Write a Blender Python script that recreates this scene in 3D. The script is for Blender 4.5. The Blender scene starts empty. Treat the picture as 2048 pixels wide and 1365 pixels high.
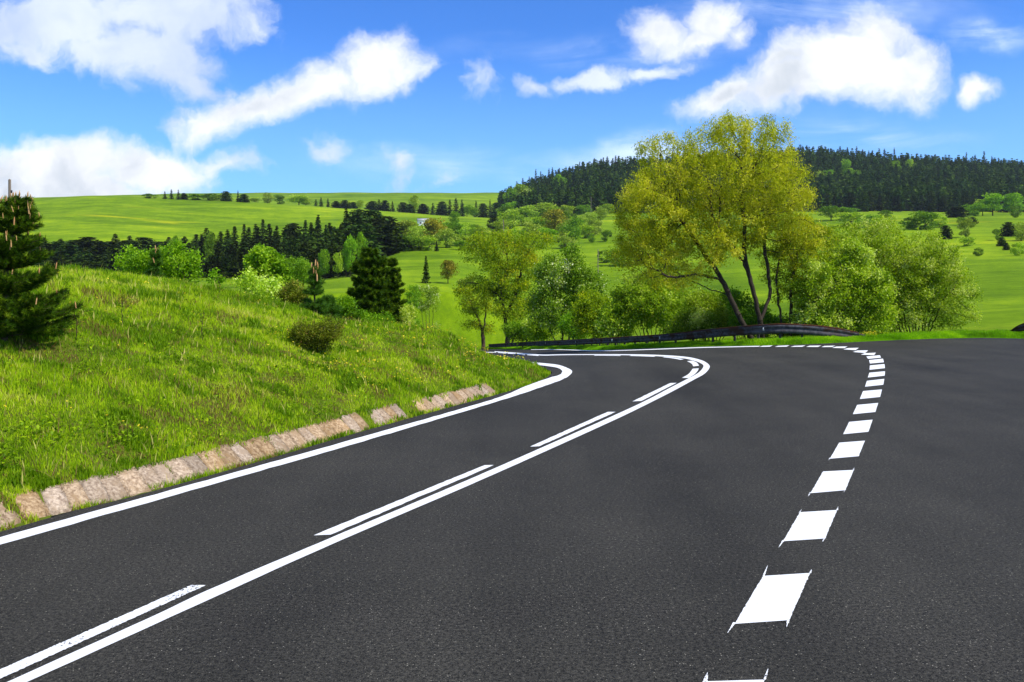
import bpy, math, random
import numpy as np
from mathutils import Vector
from mathutils.geometry import delaunay_2d_cdt

sc = bpy.context.scene
C = sc.collection
R = math.radians
# ------------------------------------------------------------------ camera
F = 1706.0            # focal length expressed in photograph pixels (30 mm on 36 mm)
HZ = 573.0            # photograph row of the eye-level horizon
H = 2.3               # eye height above the road
cam_d = bpy.data.cameras.new('camera')
cam_d.lens = 30.0; cam_d.sensor_width = 36.0
cam_d.shift_y = -(682.5 - HZ) / 2048.0
cam_d.clip_start = 0.1; cam_d.clip_end = 8000.0
cam = bpy.data.objects.new('camera', cam_d); C.objects.link(cam)
cam.location = (0, 0, H); cam.rotation_euler = (R(90), 0, 0)
sc.camera = cam
# ------------------------------------------------------------------ light
SUN_EL, SUN_AZ = R(50), R(122)      # azimuth measured from +Y (view direction) towards +X
sdir = Vector((math.sin(SUN_AZ) * math.cos(SUN_EL), math.cos(SUN_AZ) * math.cos(SUN_EL), math.sin(SUN_EL)))
sun_d = bpy.data.lights.new('sun', 'SUN'); sun_d.energy = 4.6; sun_d.angle = R(0.5); sun_d.color = (1.0, 0.96, 0.88)
sun = bpy.data.objects.new('sun', sun_d); C.objects.link(sun)
sun.rotation_euler = sdir.to_track_quat('Z', 'Y').to_euler(); sun.location = (30, 10, 60)
sc.view_settings.view_transform = 'Standard'; sc.view_settings.look = 'None'
sc.view_settings.exposure = 0.42; sc.view_settings.gamma = 1.0; sc.view_settings.use_curve_mapping = False
sc.cycles.max_bounces = 6; sc.cycles.transparent_max_bounces = 8
sc.cycles.diffuse_bounces = 3; sc.cycles.glossy_bounces = 2; sc.cycles.transmission_bounces = 4
SKY_STRENGTH = 0.10

# ------------------------------------------------------------------ node helpers
class NT:
    def __init__(s, tree): s.t = tree; s.n = tree.nodes; s.l = tree.links
    def node(s, kind, **kw):
        n = s.n.new(kind)
        for k, v in kw.items(): setattr(n, k, v)
        return n
    def set(s, sock, v):
        if isinstance(v, bpy.types.NodeSocket): s.l.new(v, sock)
        elif v is not None: sock.default_value = v
    def math(s, op, a, b=None, c=None, clamp=False):
        n = s.node('ShaderNodeMath', operation=op, use_clamp=clamp)
        s.set(n.inputs[0], a); s.set(n.inputs[1], b); s.set(n.inputs[2], c); return n.outputs[0]
    def vmath(s, op, a, b=None):
        n = s.node('ShaderNodeVectorMath', operation=op)
        s.set(n.inputs[0], a); s.set(n.inputs[1], b)
        return n.outputs['Value'] if op in ('LENGTH', 'DOT_PRODUCT', 'DISTANCE') else n.outputs[0]
    def mix(s, f, a, b, mode='MIX'):
        n = s.node('ShaderNodeMix', data_type='RGBA', blend_type=mode)
        s.set(n.inputs['Factor'], f); s.set(n.inputs[6], a); s.set(n.inputs[7], b); return n.outputs[2]
    def maprange(s, v, a, b, c=0.0, d=1.0, smooth=True):
        n = s.node('ShaderNodeMapRange', interpolation_type='SMOOTHSTEP' if smooth else 'LINEAR')
        s.set(n.inputs[0], v); s.set(n.inputs[1], a); s.set(n.inputs[2], b); s.set(n.inputs[3], c); s.set(n.inputs[4], d)
        return n.outputs[0]
    def noise(s, vec, scale, detail=3.0, rough=0.55, dist=0.0):
        n = s.node('ShaderNodeTexNoise')
        s.set(n.inputs['Vector'], vec); n.inputs['Scale'].default_value = scale
        n.inputs['Detail'].default_value = detail; n.inputs['Roughness'].default_value = rough
        n.inputs['Distortion'].default_value = dist
        return n.outputs['Fac']
    def ramp(s, f, stops):
        n = s.node('ShaderNodeValToRGB'); e = n.color_ramp.elements
        while len(e) > 1: e.remove(e[0])
        e[0].position = stops[0][0]; e[0].color = (*stops[0][1], 1)
        for p, c in stops[1:]:
            q = e.new(p); q.color = (*c, 1)
        s.set(n.inputs[0], f); return n.outputs[0]

def newmat(name):
    m = bpy.data.materials.new(name); m.use_nodes = True
    t = NT(m.node_tree); t.n.clear()
    out = t.node('ShaderNodeOutputMaterial')
    return m, t, out

def principled(t, out, color, rough=0.8, spec=0.3, metallic=0.0, normal=None):
    b = t.node('ShaderNodeBsdfPrincipled')
    t.set(b.inputs['Base Color'], color); t.set(b.inputs['Roughness'], rough)
    b.inputs['Specular IOR Level'].default_value = spec; t.set(b.inputs['Metallic'], metallic)
    if normal is not None: t.set(b.inputs['Normal'], normal)
    if out is not None: t.l.new(b.outputs[0], out.inputs[0])
    return b

def lin(r, g, b):
    f = lambda c: (c / 255 / 12.92) if c / 255 <= 0.04045 else ((c / 255 + 0.055) / 1.055) ** 2.4
    return (f(r), f(g), f(b))

# ------------------------------------------------------------------ sky
def build_world():
    w = bpy.data.worlds.new('World'); sc.world = w; w.use_nodes = True
    t = NT(w.node_tree); t.n.clear()
    out = t.node('ShaderNodeOutputWorld'); bg = t.node('ShaderNodeBackground')
    bg.inputs[1].default_value = SKY_STRENGTH
    t.l.new(bg.outputs[0], out.inputs[0])
    sky = t.node('ShaderNodeTexSky', sky_type='NISHITA')
    sky.sun_disc = False; sky.sun_elevation = SUN_EL; sky.sun_rotation = SUN_AZ
    sky.altitude = 400; sky.air_density = 1.0; sky.dust_density = 0.4; sky.ozone_density = 3.0
    tc = t.node('ShaderNodeTexCoord'); d = tc.outputs['Generated']
    sep = t.node('ShaderNodeSeparateXYZ'); t.l.new(d, sep.inputs[0])
    x, y, z = sep.outputs
    # cloud layout lives on the celestial sphere as tangent-plane directions about the north (+Y) pole
    ya = t.math('MAXIMUM', t.math('ABSOLUTE', y), 0.12)
    cu = t.math('DIVIDE', x, ya); cv = t.math('DIVIDE', z, ya)
    comb = t.node('ShaderNodeCombineXYZ'); t.l.new(cu, comb.inputs[0]); t.l.new(cv, comb.inputs[1])
    p = comb.outputs[0]
    # domain warp
    nv = t.node('ShaderNodeTexNoise'); t.l.new(p, nv.inputs['Vector']); nv.inputs['Scale'].default_value = 9.0
    nv.inputs['Detail'].default_value = 5.0; nv.inputs['Roughness'].default_value = 0.6
    wv = t.node('ShaderNodeVectorMath', operation='MULTIPLY_ADD')
    sub = t.vmath('SUBTRACT', nv.outputs['Color'], (0.5, 0.5, 0.5))
    t.l.new(sub, wv.inputs[0]); wv.inputs[1].default_value = (0.085, 0.07, 0); t.l.new(p, wv.inputs[2])
    pw = wv.outputs[0]
    def field(blobs, shift=0.0):
        acc = None
        for (px, py, rx, ry, ang, amp) in blobs:
            m = t.node('ShaderNodeMapping', vector_type='TEXTURE')
            m.inputs['Location'].default_value = ((px - 1024) / F, (HZ - py) / F + shift, 0)
            m.inputs['Rotation'].default_value = (0, 0, R(ang))
            m.inputs['Scale'].default_value = (rx / F, ry / F, 1)
            t.l.new(pw, m.inputs[0])
            ln = t.vmath('LENGTH', m.outputs[0])
            v = t.math('MULTIPLY_ADD', ln, -amp, amp)      # amp at centre, 0 at the rim
            if acc is None: acc = v
            else:
                n = t.node('ShaderNodeMath', operation='SMOOTH_MAX'); t.l.new(acc, n.inputs[0]); t.l.new(v, n.inputs[1])
                n.inputs[2].default_value = 0.25; acc = n.outputs[0]
        return acc
    dense = [ # cumulus masses
        (1700, 125, 190, 92, 3, 1.5), (1600, 165, 200, 62, 14, 1.4), (1800, 140, 110, 86, 0, 1.4), (1450, 190, 120, 34, 12, 1.2), (1745, 70, 110, 62, -10, 1.2), (1560, 130, 110, 50, 22, 1.1),
        (1330, 62, 84, 46, -22, 1.2), (1425, 48, 60, 50, 15, 1.2), (1470, 78, 50, 26, 25, .8), (1385, 82, 90, 28, 10, 1.1),
        (1952, 170, 56, 34, 0, 1.1),
        (745, 135, 120, 74, 15, 1.4), (620, 175, 130, 56, 18, 1.3), (450, 232, 130, 48, 22, 1.15), (540, 210, 130, 46, 25, 1.1),
        (90, 335, 230, 70, 3, 1.7), (300, 340, 160, 60, -5, 1.5), (120, 385, 280, 62, 0, 1.7),
    ]
    soft = [  # thin, greyer sheets
        (110, 35, 220, 95, 0, 1.4), (340, 20, 220, 75, -5, 1.3), (300, 105, 170, 76, -20, 1.2), (390, 165, 110, 38, -20, .9), (60, 90, 90, 40, 0, 1.0), (220, 95, 190, 50, 0, 1.1),
        (1180, 160, 120, 26, 10, 1.0), (1060, 175, 60, 22, -20, .8), (1290, 140, 90, 18, 8, .7), (960, 160, 55, 34, 20, .36),
        (840, 135, 50, 24, 10, .6), (470, 325, 90, 28, -8, .6),
        (783, 330, 36, 30, -30, .7), (655, 310, 36, 22, 20, .42), (800, 365, 26, 22, 0, .4), (880, 365, 40, 18, 20, .3),
        (380, 150, 90, 45, -30, .6), (330, 240, 40, 30, 30, .4),
    ]
    veil = [(1300, 300, 260, 50, 14, .34), (1650, 20, 330, 40, 0, .30), (1700, 275, 240, 40, 0, .24), (900, 330, 260, 36, 0, .2),
            (1200, 95, 280, 30, 0, .16), (1980, 70, 90, 30, 0, .28), (1480, 290, 170, 45, 0, .35)]
    fb = t.noise(pw, 22.0, 8.0, 0.62, 0.2); fb2 = t.noise(pw, 9.0, 6.0, 0.6, 0.3)
    nz = t.math('ADD', t.math('MULTIPLY', t.math('SUBTRACT', fb, 0.5), 1.25), t.math('MULTIPLY', t.math('SUBTRACT', fb2, 0.5), 0.9))
    fd = field(dense); fs = field(soft); fv = field(veil)
    a1 = t.maprange(t.math('ADD', fd, t.math('MULTIPLY', nz, 1.05)), -0.14, 0.90)
    a2 = t.maprange(t.math('ADD', fs, t.math('MULTIPLY', nz, 1.35)), -0.15, 0.75, 0, .93)
    strk = t.node('ShaderNodeMapping'); strk.inputs['Scale'].default_value = (1, 4.5, 1); strk.inputs['Rotation'].default_value = (0, 0, R(-12)); t.l.new(p, strk.inputs[0])
    sn = t.noise(strk.outputs[0], 5.0, 6.0, 0.6, .6)
    a3 = t.math('MULTIPLY', t.maprange(fv, -0.1, 0.4, 0, 1), t.maprange(sn, 0.30, 0.72, 0, .8))
    # everywhere else on the sphere: an ordinary fair-weather scatter
    wide = t.maprange(t.math('MAXIMUM', t.math('ABSOLUTE', cu), t.math('ABSOLUTE', cv)), 0.72, 1.1)
    back = t.maprange(y, 0.05, -0.05)
    gen = t.maprange(t.noise(d, 2.2, 8.0, 0.58, .4), 0.52, 0.66, 0, .9)
    genm = t.math('MULTIPLY', gen, t.math('MAXIMUM', wide, back))
    fog = t.maprange(z, 0.02, 0.30, 0.55, 0.0)
    # billow shading: thickness noise with greyer bases
    sh = t.noise(pw, 7.0, 5.0, 0.55, .1)
    core = t.maprange(fd, 0.1, 1.1)
    grey = t.math('MULTIPLY', core, t.maprange(sh, 0.42, 0.68))
    ccol = t.mix(grey, (8.3, 8.5, 8.8, 1), (5.2, 5.7, 6.4, 1))
    scol = t.mix(t.maprange(sh, 0.35, 0.7), (7.2, 7.8, 8.9, 1), (4.9, 5.8, 7.7, 1))
    tint = t.mix(1.0, sky.outputs[0], (0.38, 0.84, 1.55, 1), 'MULTIPLY')
    base = t.mix(fog, tint, (3.2, 6.6, 10.5, 1))
    v3 = t.mix(a3, base, (8.5, 9.6, 11.0, 1))
    v2 = t.mix(a2, v3, scol)
    v1 = t.mix(a1, v2, ccol)
    v0 = t.mix(genm, v1, (9, 9.3, 9.8, 1))
    t.l.new(v0, bg.inputs[0])
    try: w.cycles.sampling_method = 'MANUAL'; w.cycles.sample_map_resolution = 512
    except Exception: pass
build_world()

# ------------------------------------------------------------------ mesh helpers
def tag(o, label=None, cat=None, group=None, kind=None):
    if label: o['label'] = label
    if cat: o['category'] = cat
    if group: o['group'] = group
    if kind: o['kind'] = kind
    return o

def mk(name, V, faces, mat, parent=None, smooth=False, attrs=None, loc=None, midx=None):
    """faces: list of int arrays, each (m,k)."""
    V = np.asarray(V, dtype=np.float32)
    me = bpy.data.meshes.new(name)
    me.vertices.add(len(V)); me.vertices.foreach_set('co', V.ravel())
    faces = [np.asarray(f, dtype=np.int32) for f in faces if len(f)]
    loops = np.concatenate([f.ravel() for f in faces])
    tot = np.concatenate([np.full(len(f), f.shape[1], np.int32) for f in faces])
    st = np.concatenate([[0], np.cumsum(tot)[:-1]]).astype(np.int32)
    me.loops.add(len(loops)); me.loops.foreach_set('vertex_index', loops)
    me.polygons.add(len(tot)); me.polygons.foreach_set('loop_start', st); me.polygons.foreach_set('loop_total', tot)
    if smooth: me.polygons.foreach_set('use_smooth', np.ones(len(tot), bool))
    mats = mat if isinstance(mat, (list, tuple)) else [mat]
    for m in mats: me.materials.append(m)
    if midx is not None: me.polygons.foreach_set('material_index', np.asarray(midx, np.int32))
    if attrs:
        for k, a in attrs.items():
            at = me.attributes.new(k, 'FLOAT', 'POINT'); at.data.foreach_set('value', np.asarray(a, np.float32))
    me.update(calc_edges=True); me.validate(clean_customdata=False)
    o = bpy.data.objects.new(name, me); C.objects.link(o)
    if parent is not None: o.parent = parent
    if loc is not None: o.location = loc
    return o

def empty(name, loc, label, cat, group=None):
    o = bpy.data.objects.new(name, None); C.objects.link(o); o.location = loc
    o.empty_display_size = 0.2
    return tag(o, label, cat, group)

def nrm(v): return v / np.maximum(np.linalg.norm(v, axis=-1, keepdims=True), 1e-9)

class Geo:
    def __init__(s): s.V = []; s.F = {}; s.n = 0; s.T = []
    def add(s, V, F, tint=None):
        V = np.asarray(V, float); s.V.append(V); F = np.asarray(F, int)
        s.F.setdefault(F.shape[1], []).append(F + s.n); s.n += len(V)
        s.T.append(np.full(len(V), 0.5) if tint is None else np.broadcast_to(tint, (len(V),)))
    def box(s, c, sx, sy, sz, ax=None):
        q = np.array([[a, b, d] for a in (-.5, .5) for b in (-.5, .5) for d in (-.5, .5)]) * (sx, sy, sz)
        if ax is not None: q = q @ np.asarray(ax)
        s.add(q + c, [[0, 1, 3, 2], [4, 6, 7, 5], [0, 4, 5, 1], [2, 3, 7, 6], [0, 2, 6, 4], [1, 5, 7, 3]])
    def obj(s, name, mat, parent=None, smooth=False, loc=None):
        V = np.concatenate(s.V); Fs = [np.concatenate(f) for f in s.F.values()]
        return mk(name, V, Fs, mat, parent, smooth, {'tint': np.concatenate(s.T)}, loc)

def smooth01(a, b, x): t = np.clip((x - a) / (b - a), 0, 1); return t * t * (3 - 2 * t)

# ------------------------------------------------------------------ road surface and unprojection
def zroad(x, y):
    x = np.asarray(x, float); y = np.asarray(y, float)
    z2 = 0.1 - 0.065 * (y - 31) + 0.05 * (np.clip(x, -6, 26) - 9.6)
    k = 0.12
    a = np.zeros_like(z2)
    m = np.minimum(a, z2)
    return m - k * np.log(np.exp(-(a - m) / k) + np.exp(-(z2 - m) / k))

def unproj(pts, zf=None, dmax=140.0):
    """photo points -> where their sight lines meet the road surface."""
    pts = np.atleast_2d(np.asarray(pts, float)); u = (pts[:, 0] - 1024) / F; v = (pts[:, 1] - HZ) / F
    Ds = np.geomspace(2.0, dmax, 6000)
    X = u[:, None] * Ds[None]; Y = np.broadcast_to(Ds[None], X.shape)
    g = (H - v[:, None] * Ds[None]) - zroad(X, Y)
    out = []
    for i in range(len(pts)):
        k = np.argmax(g[i] <= 0)
        if g[i][k] > 0: k = np.argmin(g[i])
        d = Ds[k]
        if k > 0:
            a, b = g[i][k - 1], g[i][k]; f = a / (a - b) if a != b else 0; d = Ds[k - 1] + (Ds[k] - Ds[k - 1]) * f
        out.append((u[i] * d, d))
    return np.array(out)

def resample(P, n, smooth=True):
    P = np.asarray(P, float)
    s = np.concatenate([[0], np.cumsum(np.linalg.norm(np.diff(P, axis=0), axis=1))])
    t = np.linspace(0, s[-1], n)
    Q = np.stack([np.interp(t, s, P[:, i]) for i in range(P.shape[1])], 1)
    return Q

def catmull(P, k=8):
    P = np.asarray(P, float); Q = np.vstack([2 * P[0] - P[1], P, 2 * P[-1] - P[-2]])
    out = []
    for i in range(1, len(Q) - 2):
        p0, p1, p2, p3 = Q[i - 1], Q[i], Q[i + 1], Q[i + 2]
        for t in np.arange(k) / k:
            out.append(.5 * ((2 * p1) + (-p0 + p2) * t + (2 * p0 - 5 * p1 + 4 * p2 - p3) * t * t + (-p0 + 3 * p1 - 3 * p2 + p3) * t ** 3))
    out.append(P[-1]); return np.array(out)

# asphalt inner edge (bank side)
E_px = [(0, 1064), (102, 1033), (239, 1000), (359, 968), (427, 949), (564, 910), (700, 870), (873, 822), (1010, 785), (1060, 769),
        (1086, 759), (1099, 751), (1103.6, 745.5), (1098.7, 740.8), (1086, 736.5), (1074, 733.5), (1050, 730.8), (1025.5, 728.6), (1003, 726.5)]
E_near = unproj(E_px)
d0 = (E_near[0] - E_near[6]); d0 /= np.linalg.norm(d0)
e_last = E_near[-1]
E = np.vstack([E_near[0] + d0 * 24, E_near[0] + d0 * 10, E_near, [(-1.1, 34), (-1.9, 40), (-3.0, 48), (-4.4, 58), (-6.4, 72), (-9.5, 90), (-14, 112)]])
E = catmull(E, 4)
# outer side
O_px = [(1960, 676), (1860, 678), (1760, 682), (1680, 686), (1600, 689.5), (1517, 691.5), (1400, 693.5), (1300, 696.2), (1216, 700), (1177, 700.5), (1140, 699.3), (1090, 698.5), (1050, 699.3)]
O_n = unproj(O_px)
O = np.vstack([(60, 34.2), (34, 35.2), (25, 36.3), O_n, [(0.2, 75), (-2.4, 88), (-7.0, 112)]])
asph_poly = np.vstack([E, O[::-1], [(60, E[0][1])]])
bank_poly = np.vstack([E, [(-200, 112), (-200, E[0][1])]])

def inside(poly, x, y):
    x = np.asarray(x); y = np.asarray(y); r = np.zeros(x.shape, bool)
    n = len(poly); j = n - 1
    for i in range(n):
        xi, yi = poly[i]; xj, yj = poly[j]
        if yi != yj:
            c = ((yi > y) != (yj > y)) & (x < (xj - xi) * (y - yi) / (yj - yi) + xi)
            r ^= c
        j = i
    return r
def pdist(line, x, y):
    d = np.full(np.shape(x), 1e9)
    for (ax, ay), (bx, by) in zip(line[:-1], line[1:]):
        vx, vy = bx - ax, by - ay; L = vx * vx + vy * vy + 1e-12
        t = np.clip(((x - ax) * vx + (y - ay) * vy) / L, 0, 1)
        d = np.minimum(d, (x - ax - t * vx) ** 2 + (y - ay - t * vy) ** 2)
    return np.sqrt(d)

# far ground: photograph rows of the ground at given depths (metres) per photograph column
COLS = np.array([-1200, -300, 0, 200, 400, 600, 700, 800, 900, 1000, 1100, 1200, 1400, 1600, 1800, 2048, 2400, 3300], float)
DEP = np.array([50, 70, 100, 160, 240, 330, 450, 560, 700, 900, 1200, 1900], float)
ROWS = np.array([
 # -1200 -300  0   200  400  600  700  800  900 1000 1100 1200 1400 1600 1800 2048 2400 3300
 [ 700, 690, 680, 680, 680, 680, 672, 668, 676, 700, 705, 700, 690, 682, 668, 655, 655, 660],   # 50
 [ 680, 670, 650, 650, 650, 645, 632, 628, 640, 688, 694, 690, 672, 662, 645, 625, 630, 640],   # 70
 [ 650, 630, 610, 610, 610, 605, 600, 592, 600, 650, 660, 655, 640, 625, 605, 592, 600, 610],   # 100
 [ 610, 590, 570, 570, 570, 570, 560, 545, 545, 565, 580, 580, 575, 565, 545, 530, 545, 560],   # 160
 [ 570, 555, 540, 538, 538, 548, 538, 505, 503, 512, 520, 520, 515, 505, 485, 478, 490, 510],   # 240
 [ 520, 490, 475, 472, 482, 490, 480, 468, 470, 478, 478, 478, 470, 460, 445, 444, 450, 470],   # 330
 [ 470, 440, 428, 425, 435, 444, 443, 441, 446, 452, 448, 446, 440, 434, 430, 431, 425, 430],   # 450
 [ 430, 410, 402, 393, 399, 412, 420, 427, 433, 438, 434, 428, 425, 424, 424, 424, 415, 410],   # 560
 [ 420, 405, 402, 396, 402, 413, 418, 425, 430, 432, 415, 398, 390, 385, 388, 390, 380, 380],   # 700
 [ 415, 402, 400, 396, 396, 398, 400, 404, 408, 411, 376, 349, 335, 322, 340, 352, 350, 350],   # 900
 [ 410, 400, 399, 392, 387, 386, 386, 386, 387, 386, 384, 380, 370, 360, 380, 390, 390, 390],   # 1200
 [ 420, 410, 410, 402, 397, 396, 396, 396, 397, 396, 394, 390, 380, 370, 390, 400, 400, 400],   # 1900
], float)
CU = (COLS - 1024) / F
def zfar(x, y):
    y = np.maximum(np.asarray(y, float), 20.0); u = np.clip(np.asarray(x, float) / y, CU[0], CU[-1])
    ld = np.log(y); LD = np.log(DEP); ld = np.clip(ld, LD[0], LD[-1])
    # smooth (Catmull-Rom) in depth, linear-smooth in column
    ci = np.clip(np.searchsorted(CU, u) - 1, 0, len(CU) - 2); cf = (u - CU[ci]) / (CU[ci + 1] - CU[ci])
    cf = cf * .5 + .5 * cf * cf * (3 - 2 * cf)
    G = np.pad(ROWS, ((1, 1), (0, 0)), mode='edge')
    ri = np.clip(np.searchsorted(LD, ld) - 1, 0, len(LD) - 2); t = (ld - LD[ri]) / (LD[ri + 1] - LD[ri])
    def at(k, c): return G[np.clip(ri + k, 0, len(LD) + 1), c]
    def cr(c):
        p0, p1, p2, p3 = at(0, c), at(1, c), at(2, c), at(3, c)
        return .5 * (2 * p1 + (p2 - p0) * t + (2 * p0 - 5 * p1 + 4 * p2 - p3) * t * t + (3 * p1 - p0 - 3 * p2 + p3) * t ** 3)
    row = cr(ci) * (1 - cf) + cr(ci + 1) * cf
    return H + (HZ - row) / F * np.maximum(y, 50.0)

# bank height, scaled per bearing so that its skyline sits where the photograph shows it
SKY_X = np.array([-900, -300, 0, 130, 250, 350, 450, 560, 650, 760, 850, 900, 940, 960, 1000, 1100], float)
SKY_Y = np.array([545, 540, 538, 546, 556, 568, 588, 614, 640, 650, 660, 672, 698, 706, 722, 748], float)
AU = (SKY_X - 1024) / F
AMP = np.full(len(AU), 3.5)
def bank(x, y, s, ins, amp):
    u = x / np.maximum(y, 5.0)
    A = np.interp(u, AU, amp)
    shape = 1 - np.exp(-np.maximum(s - 0.42, 0) / 7.5)
    # gentle lumps
    lump = 0.10 * np.sin(x * 0.9 + 1.3 * np.sin(y * .5)) * np.sin(y * 0.8 + x * .35) + 0.05 * np.sin(x * 2.1 + y * 1.3) * np.sin(y * 1.9 - x)
    lump = lump * smooth01(1.0, 4.0, s)
    fade = 1 - smooth01(26, 46, y)
    b = 0.21 * smooth01(0.16, 0.44, s) + (A * shape + lump) * fade
    return np.where(ins, b, 0)
def terrain(x, y, amp=None):
    x = np.asarray(x, float); y = np.asarray(y, float)
    amp = AMP if amp is None else amp
    near = y < 125
    zr = zroad(x, y); dE = np.full(x.shape, 99.0); ins = np.zeros(x.shape, bool); ina = np.zeros(x.shape, bool); dO = np.full(x.shape, 99.0)
    if near.any():
        xn, yn = x[near], y[near]
        dE[near] = pdist(E, xn, yn); ins[near] = inside(bank_poly, xn, yn); ina[near] = inside(asph_poly, xn, yn); dO[near] = pdist(O, xn, yn)
    corr = np.where(ina, 0, smooth01(2.0, 16.0, np.minimum(dE, dO)))
    wf = smooth01(28, 50, y) * corr
    wf = np.where(y > 115, 1, wf)
    base = zr - 0.035
    out = (~ina) & (~ins)
    # verge beyond the outer edge: a low rise, then falling away behind the guardrail
    base = base + np.where(out, 0.10 * smooth01(0.1, 0.8, dO) - 0.9 * smooth01(2.5, 9.0, dO), 0)
    z = base * (1 - wf) + zfar(x, y) * wf + bank(x, y, dE, ins, amp)
    far_l = 0.6 * smooth01(60, 200, y) * np.sin(x * .05 + np.sin(y * .021)) * np.sin(y * .031 + 1.1)
    return z + far_l
def fit_bank():
    global AMP
    ys = np.linspace(7, 60, 160); amp = AMP.copy()
    U = (SKY_X - 1024) / F
    X = U[:, None] * ys[None]; Y = np.broadcast_to(ys, X.shape)
    for it in range(9):
        z = terrain(X, Y, amp)
        g = inside(bank_poly, X, Y)
        row = HZ - (z - H) / Y * F
        row = np.where(g & (Y < 42), row, 9999)
        j = np.argmin(row, 1); top = row[np.arange(len(U)), j]; Dj = ys[j]
        for i in range(len(U)):
            if top[i] > 5000: continue
            dz = (top[i] - SKY_Y[i]) / F * Dj[i]
            amp[i] = np.clip(amp[i] + dz * 1.5, 0.0, 9.0)
        amp[-1] = min(amp[-1], 1.5)
    AMP = amp
fit_bank()
print('bank amp', np.round(AMP, 2))

def T1(x, y): return float(terrain(np.array([x]), np.array([y]))[0])
def spot(px, D): x = (px - 1024) / F * D; return np.array([x, D, T1(x, D)])
def P3(px, row, D): return np.array([(px - 1024) / F * D, D, H + (HZ - row) / F * D])

# ------------------------------------------------------------------ materials
def obj_coord(t):
    g = t.node('ShaderNodeNewGeometry'); return g.outputs['Position']
def asphalt_nodes(t):
    p = obj_coord(t)
    big = t.noise(p, 0.35, 4, .6); mid = t.noise(p, 2.6, 4, .6); fine = t.noise(p, 90.0, 3, .7); ff = t.noise(p, 260.0, 2, .7)
    stretch = t.node('ShaderNodeMapping'); stretch.inputs['Rotation'].default_value = (0, 0, R(24)); stretch.inputs['Scale'].default_value = (1, .12, 1); t.l.new(p, stretch.inputs[0])
    lane = t.noise(stretch.outputs[0], 0.9, 3, .5)
    v = t.math('ADD', 0.012, t.math('MULTIPLY', big, 0.036))
    v = t.math('ADD', v, t.math('MULTIPLY', mid, 0.008))
    v = t.math('ADD', v, t.math('MULTIPLY', t.math('SUBTRACT', lane, .5), 0.030))
    gr = t.noise(p, 34.0, 3, .8)
    v = t.math('MULTIPLY', v, t.math('MAXIMUM', 0.10, t.math('MULTIPLY_ADD', t.math('ADD', fine, t.math('ADD', ff, gr)), 5.6, -7.35)))
    vo = t.node('ShaderNodeTexVoronoi'); t.l.new(p, vo.inputs['Vector']); vo.inputs['Scale'].default_value = 85.0
    sp = t.node('ShaderNodeSeparateColor'); t.l.new(vo.outputs['Color'], sp.inputs[0])
    dot = t.math('MULTIPLY', t.math('GREATER_THAN', sp.outputs[0], 0.90), t.math('LESS_THAN', vo.outputs['Distance'], 0.36))
    v = t.math('ADD', v, t.math('MULTIPLY', dot, t.math('MULTIPLY', t.math('POWER', sp.outputs[1], 3.0), 0.34)))
    v = t.math('MULTIPLY', v, 0.74)
    cc = t.node('ShaderNodeCombineColor')
    t.l.new(t.math('MULTIPLY', v, 1.11), cc.inputs[0]); t.l.new(t.math('MULTIPLY', v, 1.02), cc.inputs[1]); t.l.new(t.math('MULTIPLY', v, 0.79), cc.inputs[2])
    bump = t.node('ShaderNodeBump'); bump.inputs['Strength'].default_value = 0.55; bump.inputs['Distance'].default_value = 0.006
    t.l.new(t.math('ADD', fine, t.math('MULTIPLY', ff, .6)), bump.inputs['Height'])
    return cc.outputs[0], bump.outputs[0], p
def mat_asphalt():
    m, t, out = newmat('asphalt'); c, n, p = asphalt_nodes(t)
    principled(t, out, c, 0.84, 0.15, normal=n); return m
def mat_paint(name, wear):
    m, t, out = newmat(name); c, n, p = asphalt_nodes(t)
    w1 = t.noise(p, 55.0, 4, .7); w2 = t.noise(p, 3.5, 3, .6)
    thr = t.maprange(w2, 0.35, 0.70, 0.30, 0.30 + wear)
    f = t.maprange(w1, t.math('SUBTRACT', thr, 0.02), t.math('ADD', thr, 0.03))
    gr = t.noise(p, 300.0, 2, .6); wv = t.math('MULTIPLY_ADD', gr, 0.16, 0.66)
    cc = t.node('ShaderNodeCombineColor'); t.l.new(wv, cc.inputs[0]); t.l.new(wv, cc.inputs[1]); t.l.new(t.math('MULTIPLY', wv, .97), cc.inputs[2])
    col = t.mix(f, c, cc.outputs[0])
    principled(t, out, col, 0.7, 0.3, normal=n); return m

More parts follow.
